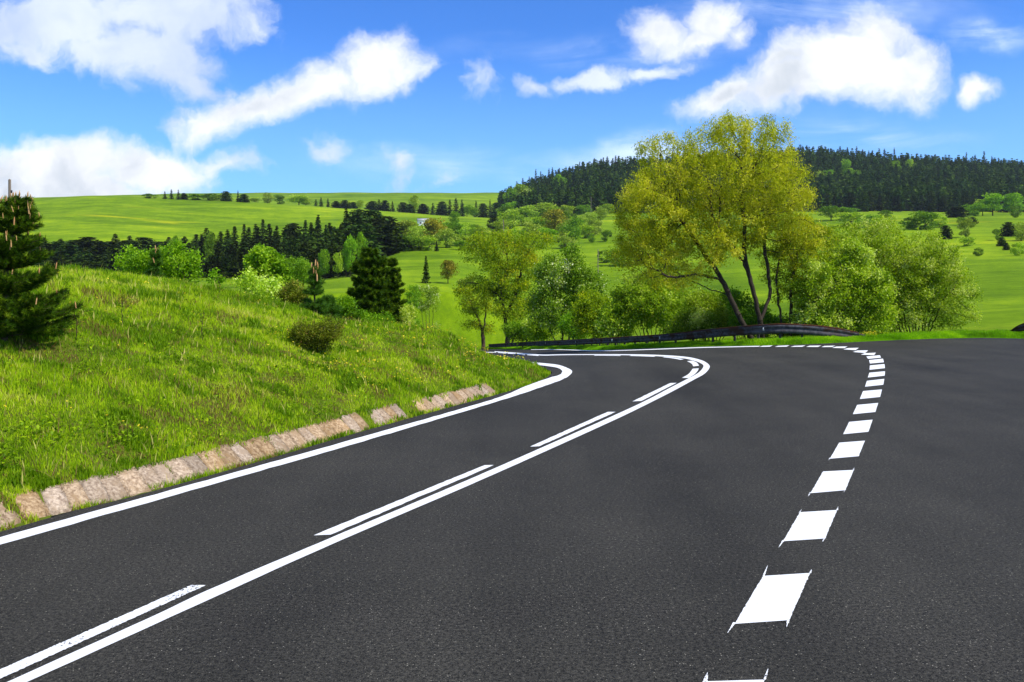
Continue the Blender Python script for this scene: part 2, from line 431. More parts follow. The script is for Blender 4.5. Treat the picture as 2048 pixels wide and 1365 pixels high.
G_DARK, G_MID, G_BRIGHT, G_YEL = (0.030, 0.100, 0.004), (0.085, 0.230, 0.006), (0.150, 0.330, 0.008), (0.230, 0.340, 0.012)
def mat_ground():
    m, t, out = newmat('meadow ground'); p = obj_coord(t)
    sep = t.node('ShaderNodeSeparateXYZ'); t.l.new(p, sep.inputs[0])
    big = t.noise(p, 0.012, 4, .6, .3); mid = t.noise(p, 0.09, 4, .65); small = t.noise(p, 1.4, 5, .7); fine = t.noise(p, 14.0, 3, .7)
    # uneven hill-field tone in streaks, with cloud shadow put into the colour as noise
    st = t.node('ShaderNodeMapping'); st.inputs['Scale'].default_value = (.25, 1.0, 1.0); st.inputs['Rotation'].default_value = (0, 0, R(8)); t.l.new(p, st.inputs[0])
    strk = t.noise(st.outputs[0], 0.05, 4, .6, .4)
    f = t.math('ADD', t.math('MULTIPLY', big, .75), t.math('MULTIPLY', t.math('SUBTRACT', strk, .5), .55))
    f = t.math('ADD', f, t.math('MULTIPLY', t.math('SUBTRACT', mid, .5), .55))
    f = t.math('ADD', f, t.math('MULTIPLY', t.math('SUBTRACT', t.noise(p, 0.35, 5, .75), .5), .40))
    f = t.math('ADD', f, t.math('MULTIPLY', t.math('SUBTRACT', small, .5), .22))
    f = t.math('ADD', f, t.math('MULTIPLY', t.math('SUBTRACT', fine, .5), .2))
    col = t.ramp(f, [(0.12, (0.055, 0.115, 0.003)), (0.36, (0.120, 0.205, 0.004)), (0.52, (0.195, 0.290, 0.006)), (0.72, (0.33, 0.37, 0.010))])
    # bare soil / thatch near the road
    dn = t.maprange(sep.outputs[1], 30, 60, 1, 0)
    soil = t.maprange(t.noise(p, 2.2, 5, .7, .5), 0.52, 0.66)
    col = t.mix(t.math('MULTIPLY', dn, t.math('MULTIPLY_ADD', soil, .45, .5)), col, (0.075, 0.062, 0.018, 1))
    # yellow patches on the far hillside
    bl = t.maprange(t.noise(st.outputs[0], 0.035, 5, .6, .8), 0.60, 0.70)
    fm = t.maprange(sep.outputs[1], 220, 320)
    col = t.mix(t.math('MULTIPLY', t.math('MULTIPLY', bl, fm), .55), col, (0.46, 0.42, 0.01, 1))
    bump = t.node('ShaderNodeBump'); bump.inputs['Strength'].default_value = 0.5; bump.inputs['Distance'].default_value = 0.08
    t.l.new(t.math('ADD', small, fine), bump.inputs['Height'])
    principled(t, out, col, 0.95, 0.03, normal=bump.outputs[0]); return m

def mat_leaf(name, stops, trans=0.35, objvar=0.12, noise_scale=None, gloss=0.12, rough=.55, tcol=(1.25, 1.35, .5)):
    m, t, out = newmat(name)
    a = t.node('ShaderNodeAttribute', attribute_name='tint'); f = a.outputs['Fac']
    if noise_scale:
        n = t.noise(obj_coord(t), noise_scale, 3, .6); f = t.math('ADD', f, t.math('MULTIPLY', t.math('SUBTRACT', n, .5), .9))
    col = t.ramp(f, stops)
    if objvar:
        oi = t.node('ShaderNodeObjectInfo'); hs = t.node('ShaderNodeHueSaturation')
        t.set(hs.inputs['Value'], t.maprange(oi.outputs['Random'], 0, 1, 1 - objvar * 1.6, 1 + objvar * 1.6, False))
        t.set(hs.inputs['Hue'], t.maprange(oi.outputs['Random'], 0, 1, .5 - objvar * .06, .5 + objvar * .06, False))
        t.l.new(col, hs.inputs['Color']); col = hs.outputs[0]
    b = principled(t, None, col, rough, gloss)
    if trans > 0:
        tr = t.node('ShaderNodeBsdfTranslucent'); t.set(tr.inputs[0], t.mix(1.0, col, (*tcol, 1), 'MULTIPLY'))
        mx = t.node('ShaderNodeMixShader'); mx.inputs[0].default_value = trans
        t.l.new(b.outputs[0], mx.inputs[1]); t.l.new(tr.outputs[0], mx.inputs[2]); t.l.new(mx.outputs[0], out.inputs[0])
    else: t.l.new(b.outputs[0], out.inputs[0])
    return m
def mat_noise(name, c1, c2, scale, rough=.9, spec=.2, bump=.5, dist=.02, c3=None, stretch=None, metallic=0.0):
    m, t, out = newmat(name)
    tc = t.node('ShaderNodeTexCoord'); p = tc.outputs['Object'] if stretch else obj_coord(t)
    if stretch:
        mp = t.node('ShaderNodeMapping'); mp.inputs['Scale'].default_value = stretch; t.l.new(p, mp.inputs[0]); p = mp.outputs[0]
    n = t.noise(p, scale, 5, .65, .3); n2 = t.noise(p, scale * .23, 4, .6)
    col = t.mix(t.maprange(n, .3, .7), (*c1, 1), (*c2, 1))
    if c3: col = t.mix(t.maprange(n2, .48, .62), col, (*c3, 1))
    b = t.node('ShaderNodeBump'); b.inputs['Strength'].default_value = bump; b.inputs['Distance'].default_value = dist; t.l.new(n, b.inputs['Height'])
    principled(t, out, col, rough, spec, metallic, b.outputs[0]); return m

M = {}
M['asphalt'] = mat_asphalt()
M['paint'] = mat_paint('white road paint', 0.05)
M['paint_worn'] = mat_paint('worn white road paint', 0.22)
M['ground'] = mat_ground()
M['grass'] = mat_leaf('grass blades', [(0.0, (0.17, 0.095, 0.030)), (0.10, (0.24, 0.17, 0.05)), (0.16, (0.065, 0.145, 0.003)), (0.40, (0.19, 0.32, 0.004)), (0.65, (0.33, 0.48, 0.006)), (0.88, (0.50, 0.60, 0.015)), (1.0, (0.60, 0.52, 0.14))], 0.42, 0)
M['verge'] = mat_leaf('verge grass', [(0.0, (0.08, 0.20, 0.003)), (0.5, (0.20, 0.42, 0.004)), (1.0, (0.40, 0.60, 0.01))], 0.5, 0)
M['flower'] = mat_leaf('yellow petals', [(0, (0.55, 0.42, 0.01)), (1, (0.75, 0.62, 0.05))], 0.3, 0)
M['bark'] = mat_noise('bark', (0.030, 0.020, 0.012), (0.11, 0.075, 0.045), 14, bump=.8, stretch=(1, 1, .25))
M['bark_dark'] = mat_noise('dark bark', (0.016, 0.012, 0.008), (0.05, 0.036, 0.022), 20, bump=.6)
M['willow'] = mat_leaf('willow leaves', [(0.0, (0.17, 0.22, 0.004)), (0.4, (0.34, 0.385, 0.006)), (0.7, (0.56, 0.53, 0.012)), (1.0, (0.78, 0.72, 0.10))], 0.45, 0, gloss=.18)
M['willow_green'] = mat_leaf('young willow leaves', [(0.0, (0.12, 0.19, 0.003)), (0.5, (0.26, 0.36, 0.004)), (0.85, (0.44, 0.46, 0.006)), (1.0, (0.56, 0.46, 0.02))], 0.4, .05)
M['bright'] = mat_leaf('bright leaves', [(0.0, (0.07, 0.17, 0.002)), (0.5, (0.17, 0.33, 0.003)), (1.0, (0.34, 0.52, 0.012))], 0.4, .08, gloss=.18)
M['shrub'] = mat_leaf('shrub leaves', [(0.0, (0.09, 0.17, 0.002)), (0.45, (0.23, 0.36, 0.004)), (0.75, (0.43, 0.55, 0.02)), (1.0, (0.66, 0.72, 0.20))], 0.42, .10, gloss=.2)
M['blossom'] = mat_leaf('blossoming leaves', [(0.0, (0.06, 0.13, 0.003)), (0.5, (0.17, 0.29, 0.006)), (0.72, (0.30, 0.42, 0.03)), (0.9, (0.52, 0.58, 0.22)), (1.0, (0.75, 0.76, 0.5))], 0.3, .05)
M['deep'] = mat_leaf('deep green leaves', [(0.0, (0.04, 0.10, 0.003)), (0.5, (0.11, 0.21, 0.005)), (1.0, (0.22, 0.34, 0.014))], 0.3, .12)
M['pale'] = mat_leaf('pale leaves', [(0.0, (0.14, 0.22, 0.012)), (0.5, (0.28, 0.38, 0.025)), (1.0, (0.46, 0.55, 0.09))], 0.3, .14)
M['rusty'] = mat_leaf('reddish young leaves', [(0.0, (0.12, 0.12, 0.008)), (0.5, (0.26, 0.24, 0.012)), (1.0, (0.42, 0.34, 0.03))], 0.3, .1)
M['juniper'] = mat_leaf('juniper leaves', [(0.0, (0.05, 0.06, 0.004)), (0.5, (0.12, 0.15, 0.006)), (0.8, (0.21, 0.25, 0.010)), (1.0, (0.26, 0.15, 0.04))], 0.3, 0)
M['needle'] = mat_leaf('pine needles', [(0.0, (0.014, 0.042, 0.002)), (0.55, (0.048, 0.105, 0.003)), (1.0, (0.19, 0.27, 0.008))], 0.12, 0, gloss=.05)
M['needle_young'] = mat_leaf('young pine needles', [(0.0, (0.03, 0.09, 0.006)), (0.6, (0.07, 0.17, 0.01)), (1.0, (0.13, 0.22, 0.02))], 0.25, 0)
M['candle'] = mat_leaf('pine candles', [(0, (0.34, 0.17, 0.06)), (1, (0.50, 0.30, 0.12))], 0.1, 0)
M['spruce'] = mat_leaf('spruce needles', [(0.0, (0.012, 0.027, 0.003)), (0.6, (0.034, 0.060, 0.006)), (1.0, (0.075, 0.105, 0.010))], 0.06, .30, gloss=.02)
M['spruce_blue'] = mat_leaf('far spruce needles', [(0.0, (0.016, 0.032, 0.009)), (0.6, (0.034, 0.060, 0.016)), (1.0, (0.06, 0.09, 0.02))], 0.06, .25, gloss=.02)
M['rail'] = mat_noise('weathered guardrail steel', (0.028, 0.028, 0.032), (0.085, 0.083, 0.090), 6, .9, .12, .3, .01, c3=(0.040, 0.020, 0.011))
M['rail_rust'] = mat_noise('rusty guardrail cap', (0.085, 0.026, 0.009), (0.04, 0.018, 0.010), 9, .95, .1, .5, .01, c3=(0.05, .04, .035))
M['post'] = mat_noise('guardrail post', (0.025, 0.024, 0.026), (0.055, 0.052, 0.055), 8, .9, .1)
M['bracket'] = mat_noise('galvanised reflector bracket', (0.35, 0.38, 0.42), (0.5, 0.52, 0.55), 8, .5, .4)
M['wood'] = mat_noise('weathered pole wood', (0.13, 0.10, 0.075), (0.24, 0.19, 0.15), 8, stretch=(1, 1, .1))
M['stone'] = mat_noise('kerb stone', (0.22, 0.145, 0.085), (0.54, 0.40, 0.26), 24, .95, .05, 1.0, .03, c3=(0.34, 0.23, 0.13))
_m = M['stone']; _t = NT(_m.node_tree); _b = [n for n in _t.n if n.type == 'BSDF_PRINCIPLED'][0]; _c = _b.inputs['Base Color'].links[0].from_socket
_oi = _t.node('ShaderNodeObjectInfo'); _hs = _t.node('ShaderNodeHueSaturation'); _t.l.new(_c, _hs.inputs['Color'])
_t.set(_hs.inputs['Value'], _t.maprange(_oi.outputs['Random'], 0, 1, .72, 1.12, False)); _t.set(_hs.inputs['Saturation'], _t.maprange(_t.math('FRACT', _t.math('MULTIPLY', _oi.outputs['Random'], 7.3)), 0, 1, .8, 1.2, False)); _t.l.new(_hs.outputs[0], _b.inputs['Base Color'])
M['wall_white'] = mat_noise('white plaster', (0.75, 0.75, 0.76), (0.85, 0.85, 0.86), 2, bump=.1)
M['roof_grey'] = mat_noise('grey roof', (0.30, 0.30, 0.31), (0.42, 0.42, 0.43), 2)
M['window'] = mat_noise('dark window', (0.02, 0.025, 0.03), (0.03, 0.035, 0.04), 2, .2, .5, .0)

# ------------------------------------------------------------------ ground sheet
def build_ground():
    ys = np.concatenate([np.linspace(-40, 2, 22), np.geomspace(2.4, 130, 430)[0:], np.geomspace(134, 2600, 190)])
    us = np.linspace(-1, 1, 420); us = us * (0.55 + .45 * np.abs(us)) * 1.55
    X = us[None] * (np.maximum(ys, 0)[:, None] + 14); Y = np.broadcast_to(ys[:, None], X.shape)
    Z = terrain(X.ravel(), Y.ravel()).reshape(X.shape)
    V = np.stack([X, Y, Z], -1).reshape(-1, 3); n, m = X.shape
    i = (np.arange(n - 1)[:, None] * m + np.arange(m - 1)[None]).ravel()
    Fq = np.stack([i, i + 1, i + m + 1, i + m], 1)
    o = mk('ground', V, [Fq], M['ground'], smooth=True)
    tag(o, 'green grassy ground with the roadside bank, valley meadows and rolling hill fields', kind='structure')
build_ground()

def build_asphalt():
    poly = asph_poly
    # boundary resampled so it follows the surface
    P = []
    for a, b in zip(poly, np.roll(poly, -1, axis=0)):
        n = max(1, int(np.linalg.norm(b - a) / 0.8)); P += [a + (b - a) * k / n for k in range(n)]
    P = np.array(P); nb = len(P)
    gx, gy = np.meshgrid(np.arange(-14, 60, .9), np.arange(-16, 112, .6)); gx = gx.ravel() + .013; gy = gy.ravel() + .007
    ok = inside(poly, gx, gy); gx, gy = gx[ok], gy[ok]
    d = pdist(np.vstack([P, P[:1]]), gx, gy); ok = d > .3
    pts = np.vstack([P, np.stack([gx[ok], gy[ok]], 1)])
    r = delaunay_2d_cdt([Vector(p) for p in pts], [(i, (i + 1) % nb) for i in range(nb)], [list(range(nb))], 1, 1e-5)
    V2 = np.array([(v.x, v.y) for v in r[0]]); Ff = np.array([f for f in r[2] if len(f) == 3])
    a, b, c = V2[Ff[:, 0]], V2[Ff[:, 1]], V2[Ff[:, 2]]
    cr = (b[:, 0] - a[:, 0]) * (c[:, 1] - a[:, 1]) - (b[:, 1] - a[:, 1]) * (c[:, 0] - a[:, 0])
    Ff[cr < 0] = Ff[cr < 0][:, ::-1]
    V = np.column_stack([V2, zroad(V2[:, 0], V2[:, 1])])
    # a thin skirt gives the slab its 6 cm edge
    n = len(V); S = np.column_stack([P, zroad(P[:, 0], P[:, 1])]); S2 = S.copy(); S2[:, 2] -= .10
    V = np.vstack([V, S, S2]); i = np.arange(nb); j = (i + 1) % nb
    sk = np.stack([n + i, n + nb + i, n + nb + j, n + j], 1)
    o = mk('road', V, [Ff, sk], M['asphalt'], smooth=False)
    return tag(o, 'dark grey asphalt road bending left round the grassy bank, with a wide paved junction', kind='structure')
road = build_asphalt()

# ------------------------------------------------------------------ painted markings (parts of the road)
rng = np.random.default_rng(5)
def strip(name, A, B, mat, n=60, lift=.006, rag=.006, label=None, world=False):
    """quad strip between two boundary curves (photo points or world xy)"""
    A = A if world else unproj(A); B = B if world else unproj(B)
    A = resample(catmull(A, 6), n); B = resample(catmull(B, 6), n)
    d = nrm(B - A)
    A = A + d * rng.normal(0, rag, (n, 1)); B = B + d * rng.normal(0, rag, (n, 1))
    K = 4; W = [A + (B - A) * k / K for k in range(K + 1)]
    XY = np.concatenate(W); far = np.interp(XY[:, 1], [8, 22, 40, 90], [0, .006, .016, .04])
    V = np.column_stack([XY, zroad(XY[:, 0], XY[:, 1]) + lift + far])
    i = np.arange(n - 1); Fs = []
    for k in range(K): Fs.append(np.stack([k * n + i, (k + 1) * n + i, (k + 1) * n + i + 1, k * n + i + 1], 1))
    Fs = np.concatenate(Fs)
    a, b, c = XY[Fs[0, 0]], XY[Fs[0, 1]], XY[Fs[0, 2]]
    if (b - a)[0] * (c - a)[1] - (b - a)[1] * (c - a)[0] < 0: Fs = Fs[:, ::-1]
    o = mk(name, V, [Fs], mat, road)
    if label: o['label'] = label
    return o
def ext(px, k):           # extend a photo polyline backwards, in world space, by k metres
    Wd = unproj(px); d = nrm(Wd[0] - Wd[2]); return np.vstack([Wd[0] + d * k, Wd])
def ext_end(Wd, pts): return np.vstack([Wd, pts])

# left edge line
LA = [(0, 1075.5), (350, 979), (700, 881.5), (985, 800), (1050, 773.8), (1098.7, 756.7), (1119.5, 750.5), (1124.4, 743.3), (1115.8, 737), (1092.6, 733), (1062, 729.5), (1030, 726.2), (1001, 724.6)]
LB = [(0, 1090.5), (350, 991), (700, 891.5), (1007.8, 800), (1086.5, 773.8), (1123, 761), (1140, 751), (1144, 743.9), (1137.8, 738.4), (1117, 731), (1086.5, 727.4), (1043.8, 724.3), (1001, 722.3)]
tailA = [(-1.0, 34.5), (-1.75, 40), (-2.85, 48), (-4.2, 58), (-6.2, 72)]; tailB = [(-.72, 34.5), (-1.5, 40), (-2.6, 48), (-3.95, 58), (-5.95, 72)]
strip('solid_edge_line', ext_end(ext(LA, 12), tailA), ext_end(ext(LB, 12), tailB), M['paint'], 420, .004, world=True, label='solid white edge line beside the grassy bank')
# centre solid line
CA = [(15, 1365), (415, 1182), (656, 1079), (985, 939.5), (1231, 830.5), (1296, 800), (1338.7, 777.4), (1375.4, 758.5), (1397, 746.3), (1407, 733.5), (1399.8, 726.8), (1387.6, 722.5), (1363, 717.3), (1314, 713.6), (1253, 711.7), (1190, 711.2), (1123, 711.6), (1086.5, 712.3), (1062, 710.6), (1025.5, 707.8), (989, 704.9)]
CB = [(55, 1365), (413.5, 1202.5), (685.5, 1080), (985, 951), (1231, 840), (1313, 800), (1351, 780.5), (1387.6, 760.4), (1409.5, 748), (1419.3, 734.7), (1412, 726), (1399.8, 720.7), (1375, 715.2), (1330, 711.6), (1253, 709.7), (1190, 709.6), (1123, 709.9), (1086.5, 710.4), (1062, 708.8), (1025.5, 706.2), (989, 703.6)]
strip('solid_centre_line', ext(CA, 9), ext(CB, 9), M['paint'], 460, .004, label='long solid white centre line sweeping round the bend', world=True)
# short lines beside it, lane side
def dash(c, mat=M['paint'], n=26, label=None, rag=.006):
    strip('centre_dash', [c[0], c[1]] if len(c) == 4 else c[0], [c[3], c[2]] if len(c) == 4 else c[1], mat, n, .005, rag, label)
w0 = unproj([(0, 1341), (383, 1171.5)]); w1 = unproj([(0, 1359.5), (412, 1171.5)])
strip('centre_dash', np.vstack([w0[0] + (w0[0] - w0[1]) * .35, w0[1]]), np.vstack([w1[0] + (w1[0] - w1[1]) * .35, w1[1]]), M['paint_worn'], 160, .005, .003, label='worn nearest centre dash with chipped paint', world=True)
for A_, B_ in [(((627, 1072), (969, 931.6)), ((661, 1070.5), (988, 931.2))),
               (((1059.7, 894.6), (1215, 825)), ((1078.5, 893.6), (1231, 825))),
               (((1265, 804), (1340, 767.5)), ((1283, 803), (1353, 766.9))),
               (((1363.8, 757), (1377, 749), (1385.7, 738.6)), ((1377.8, 757), (1391, 748), (1398, 738))),
               (((1386.3, 734), (1383, 728.5), (1374, 723.6)), ((1398, 732.5), (1393.5, 726.5), (1384.5, 722.5))),
               (((1361, 720.8), (1345, 718), (1325.3, 715.7)), ((1368, 719.6), (1350, 716.8), (1329, 714.9))),
               (((1308, 714.8), (1259, 713.2)), ((1311, 713.7), (1262, 712.2))),
               (((1240, 713.2), (1187, 712.6)), ((1242, 712.2), (1190, 711.7)))]:
    strip('centre_dash', np.array(A_, float), np.array(B_, float), M['paint'], 40, .005, .004)
for a, b in ((1077, 1054), (1050, 1034), (1031, 1015), (1013, 996), (992, 972)):
    r = lambda x: np.interp(x, [955, 989, 1025, 1062, 1087], [704.3, 704.9, 707.8, 710.6, 712.3])
    strip('centre_dash', np.array([(a, r(a) + 1.6), (b, r(b) + 1.6)]), np.array([(a, r(a) + .4), (b, r(b) + .4)]), M['paint'], 12, .006, .0)
# outer edge line, continuous far part
OA = [(1517, 694.8), (1460, 695.8), (1400, 697.2), (1330, 699.8), (1260, 702.2), (1216, 703.3), (1177, 703.2), (1140, 701.6), (1100, 700.8), (1062, 700.9)]
OB = [(1520, 692.9), (1460, 694.2), (1400, 695.6), (1330, 698.2), (1260, 700.9), (1216, 702.0), (1177, 702.0), (1140, 700.5), (1100, 699.9), (1062, 700.1)]
strip('solid_edge_line', OA, OB, M['paint'], 160, .004, .002, label='thin far edge line below the guardrail')
# broad blocks of the junction line: BL, TL, TR, BR
z3 = lambda *q: [(1400 + a / 5.12, 630 + b / 5.12) for a, b in q]
blocks = [z3((605, 333), (640, 322), (745, 318), (715, 331)), z3((765, 333), (800, 322), (915, 317), (885, 331)), z3((925, 333), (965, 322), (1080, 318), (1045, 332)),
          z3((1085, 333), (1120, 321), (1240, 319), (1205, 334)), z3((1240, 335), (1275, 323), (1385, 320), (1350, 334)), z3((1350, 343), (1395, 330), (1510, 328), (1475, 346)),
          z3((1465, 358), (1515, 345), (1625, 342), (1590, 367)), z3((1565, 385), (1610, 370), (1720, 368), (1690, 395)), z3((1645, 412), (1685, 398), (1800, 392), (1780, 418)),
          z3((1720, 455), (1702, 431), (1840, 418), (1852, 443)), z3((1738, 503), (1730, 468), (1872, 453), (1882, 490)), z3((1735, 567), (1738, 523), (1888, 508), (1892, 550)),
          z3((1717, 646), (1733, 597), (1893, 582), (1890, 627)), z3((1688, 740), (1708, 680), (1886, 660), (1875, 720)), z3((1635, 866), (1668, 785), (1862, 768), (1843, 845)),
          [(1705.5, 829.5), (1714, 811), (1756, 807), (1750.5, 825)], [(1686, 869.5), (1698, 845), (1745, 840.5), (1736.5, 864.6)], [(1659.5, 918.5), (1678, 886.5), (1729.5, 882.5), (1717, 913.5)],
          [(1620.5, 987.5), (1646, 944), (1706.9, 941), (1690.5, 981.5)], [(1566, 1083.5), (1599.5, 1025.5), (1674, 1021), (1650, 1078)], [(1468.5, 1249), (1526, 1153), (1620.5, 1147), (1578, 1241.5)],
          [(1290, 1560), (1413, 1364), (1530, 1360.5), (1440, 1545)]]
for i, b in enumerate(blocks):
    near = i > 14
    strip('edge_block', np.array([b[0], b[1]]), np.array([b[3], b[2]]), M['paint'], 40 if near else 14, .004, .0025 if near else .001)
# thin over-run paint at the block corners (parts of the blocks' sprayed edges)
def sliver(a, b, w):
    A = unproj([a, b]); d = nrm(A[1] - A[0]); s = np.array([-d[1], d[0]])
    L = resample(A, 14); k = np.linspace(1, .15, 14)[:, None] * w * (1 + rng.normal(0, .3, (14, 1)))
    XY = np.vstack([L - s * k, L + s * k]); V = np.column_stack([XY, zroad(XY[:, 0], XY[:, 1]) + .0075]); i = np.arange(13)
    q = np.stack([i, i + 1, i + 15, i + 14], 1)
    mk('paint_overrun', V, [q[:, ::-1]], M['paint_worn'], road)
for a, b in [((1469, 1247), (1455, 1268)), ((1527, 1154), (1535, 1133)), ((1620, 1148), (1623, 1141)), ((1577, 1240), (1573, 1256)), ((1567, 1082), (1557, 1097)), ((1599, 1027), (1603, 1020)), ((1674, 1022), (1676, 1015)),
             ((1649, 1077), (1645, 1085)), ((1621, 986), (1616, 994)), ((1690, 980), (1687.5, 986)), ((1706, 942), (1708, 937)), ((1660, 917), (1657, 922)), ((1529, 1362), (1536, 1340)), ((1412, 1366), (1415, 1345)), ((1402, 1380), (1413, 1350))]:
    sliver(a, b, .009)

# ------------------------------------------------------------------ kerb stones along the foot of the bank
def build_kerb():
    L = catmull(E_near, 10)
    s = np.concatenate([[0], np.cumsum(np.linalg.norm(np.diff(L, axis=0), axis=1))])
    r = random.Random(11)
    global STONES
    STONES = []
    root = empty('kerb', (E_near[0][0], E_near[0][1], 0), None, None); root['kind'] = 'structure'
    root['label'] = 'row of tilted pinkish stone slabs between the asphalt and the grassy bank'
    t = -1.6
    back = nrm(E_near[0] - E_near[1])
    cnt = 0
    gaps = [(270, 278), (348, 362), (758, 770), (838, 856)]
    while t < s[-1] and cnt < 99:
        w = r.uniform(.17, .29)
        tm = t + w / 2
        if tm < 0: p = E_near[0] + back * (-tm); d = -back
        else:
            p = np.array([np.interp(tm, s, L[:, 0]), np.interp(tm, s, L[:, 1])]); q = np.array([np.interp(tm + .1, s, L[:, 0]), np.interp(tm + .1, s, L[:, 1])]); d = nrm(q - p)
        px = 1024 + F * p[0] / p[1]
        t += w + r.uniform(.001, .007)
        if px > 1006: break
        if any(a < px < b for a, b in gaps) or r.random() < .008: continue
        nx = np.array([-d[1], d[0]])              # into the bank
        hw = abs(F * d[0] / p[1] - F * p[0] * d[1] / p[1] ** 2) * w / 2; STONES.append((px - hw, px + hw))
        g = Geo()
        # slab: face sloping from foot to top, 8 cm thick, edges knocked about
        run = r.uniform(.30, .32); rise = r.uniform(.198, .218); s0 = r.uniform(.125, .145)
        jx = lambda a=.012: r.uniform(-a, a)
        nu, nv = 5, 5; Vf = []
        shear = r.uniform(.0, .05)
        for b_ in range(nv):
            for a_ in range(nu):
                uu = (a_ / (nu - 1) - .5) * w; vv = b_ / (nv - 1)
                if b_ == nv - 1: vv += jx(.05)
                edge = (abs(a_ - 2) == 2) or b_ in (0, nv - 1)
                off = s0 + run * vv; z = -.03 + (rise + .03) * (vv ** .85)
                if edge: z -= .010
                xy = p + d * (uu + shear * (vv - .5) + jx(.007)) + nx * (off + jx(.008)); Vf.append((xy[0], xy[1], float(zroad(*xy)) + z + jx(.006)))
        Vf = np.array(Vf); inn = np.array([nx[0], nx[1], 0]) * .07 + np.array([0, 0, -.09])
        Vb = Vf + inn; Q = []
        for b_ in range(nv - 1):
            for a_ in range(nu - 1):
                i = b_ * nu + a_; Q.append([i, i + 1, i + nu + 1, i + nu])
        Q = np.array(Q); n = len(Vf); Q2 = Q[:, ::-1] + n
        rim = [a for a in range(nu)] + [nu * b + nu - 1 for b in range(1, nv)] + [nu * (nv - 1) + a for a in range(nu - 2, -1, -1)] + [nu * b for b in range(nv - 2, 0, -1)]
        Sd = np.array([[rim[k], n + rim[k], n + rim[(k + 1) % len(rim)], rim[(k + 1) % len(rim)]] for k in range(len(rim))])
        o = mk('stone', np.vstack([Vf, Vb]) - np.array([E_near[0][0], E_near[0][1], 0]), [np.vstack([Q, Q2, Sd])], M['stone'], root)
        cnt += 1
build_kerb()

# ------------------------------------------------------------------ grass
def blades(x, y, h, w, tint, mat, name, label, lean=.35, seed=1, kind='stuff'):
    g = np.random.default_rng(seed); n = len(x); z = terrain(x, y)
    a = g.uniform(0, 2 * np.pi, n); ca, sa = np.cos(a), np.sin(a)
    b = g.uniform(0, 2 * np.pi, n); l = g.uniform(0, lean, n) * h
    B = np.stack([x, y, z - .01], 1); side = np.stack([ca, sa, np.zeros(n)], 1) * (w / 2)[:, None]
    mid = B + np.stack([np.cos(b) * l * .35, np.sin(b) * l * .35, h * .55], 1); tip = B + np.stack([np.cos(b) * l, np.sin(b) * l, h], 1)
    V = np.stack([B - side, B + side, mid + side * .75, mid - side * .75, tip], 1).reshape(-1, 3)
    i = np.arange(n) * 5
    o = mk(name, V, [np.stack([i, i + 1, i + 2, i + 3], 1), np.stack([i + 3, i + 2, i + 4], 1)], mat, attrs={'tint': np.repeat(tint, 5)})
    return tag(o, label, kind=kind)
def vnoise(x, y, s, seed):
    g = np.random.default_rng(seed); T = g.random((64, 64)); X = x / s; Y = y / s
    i = np.floor(X).astype(int); j = np.floor(Y).astype(int); fx = X - i; fy = Y - j; fx = fx * fx * (3 - 2 * fx); fy = fy * fy * (3 - 2 * fy)
    q = lambda a, b: T[a % 64, b % 64]
    return q(i, j) * (1 - fx) * (1 - fy) + q(i + 1, j) * fx * (1 - fy) + q(i, j + 1) * (1 - fx) * fy + q(i + 1, j + 1) * fx * fy
def fbm(x, y, s, seed): return .5 * vnoise(x, y, s, seed) + .3 * vnoise(x, y, s * .45, seed + 1) + .2 * vnoise(x, y, s * .2, seed + 2)
def leaf_geo(cen, L, W, g, droop=0.0, tint=None, out=None, flat=.5):
    n = len(cen); d = g.normal(size=(n, 3)); d[:, 2] -= droop * 1.5
    if out is not None: d += out
    d = nrm(d); ref = g.normal(size=(n, 3)) * (1 - flat) + np.array([0, 0, 1.0]) * flat
    s = nrm(np.cross(d, ref)); L = L * g.uniform(.6, 1.3, n)[:, None]; W = W * g.uniform(.7, 1.3, n)[:, None]
    up = np.cross(s, d) * L * .12
    V = np.stack([cen - d * L * .5, cen + s * W * .5 + up, cen + d * L * .5, cen - s * W * .5 + up], 1).reshape(-1, 3)
    i = np.arange(n) * 4
    return V, np.stack([i, i + 1, i + 2, i + 3], 1), np.repeat(tint if tint is not None else g.random(n), 4)

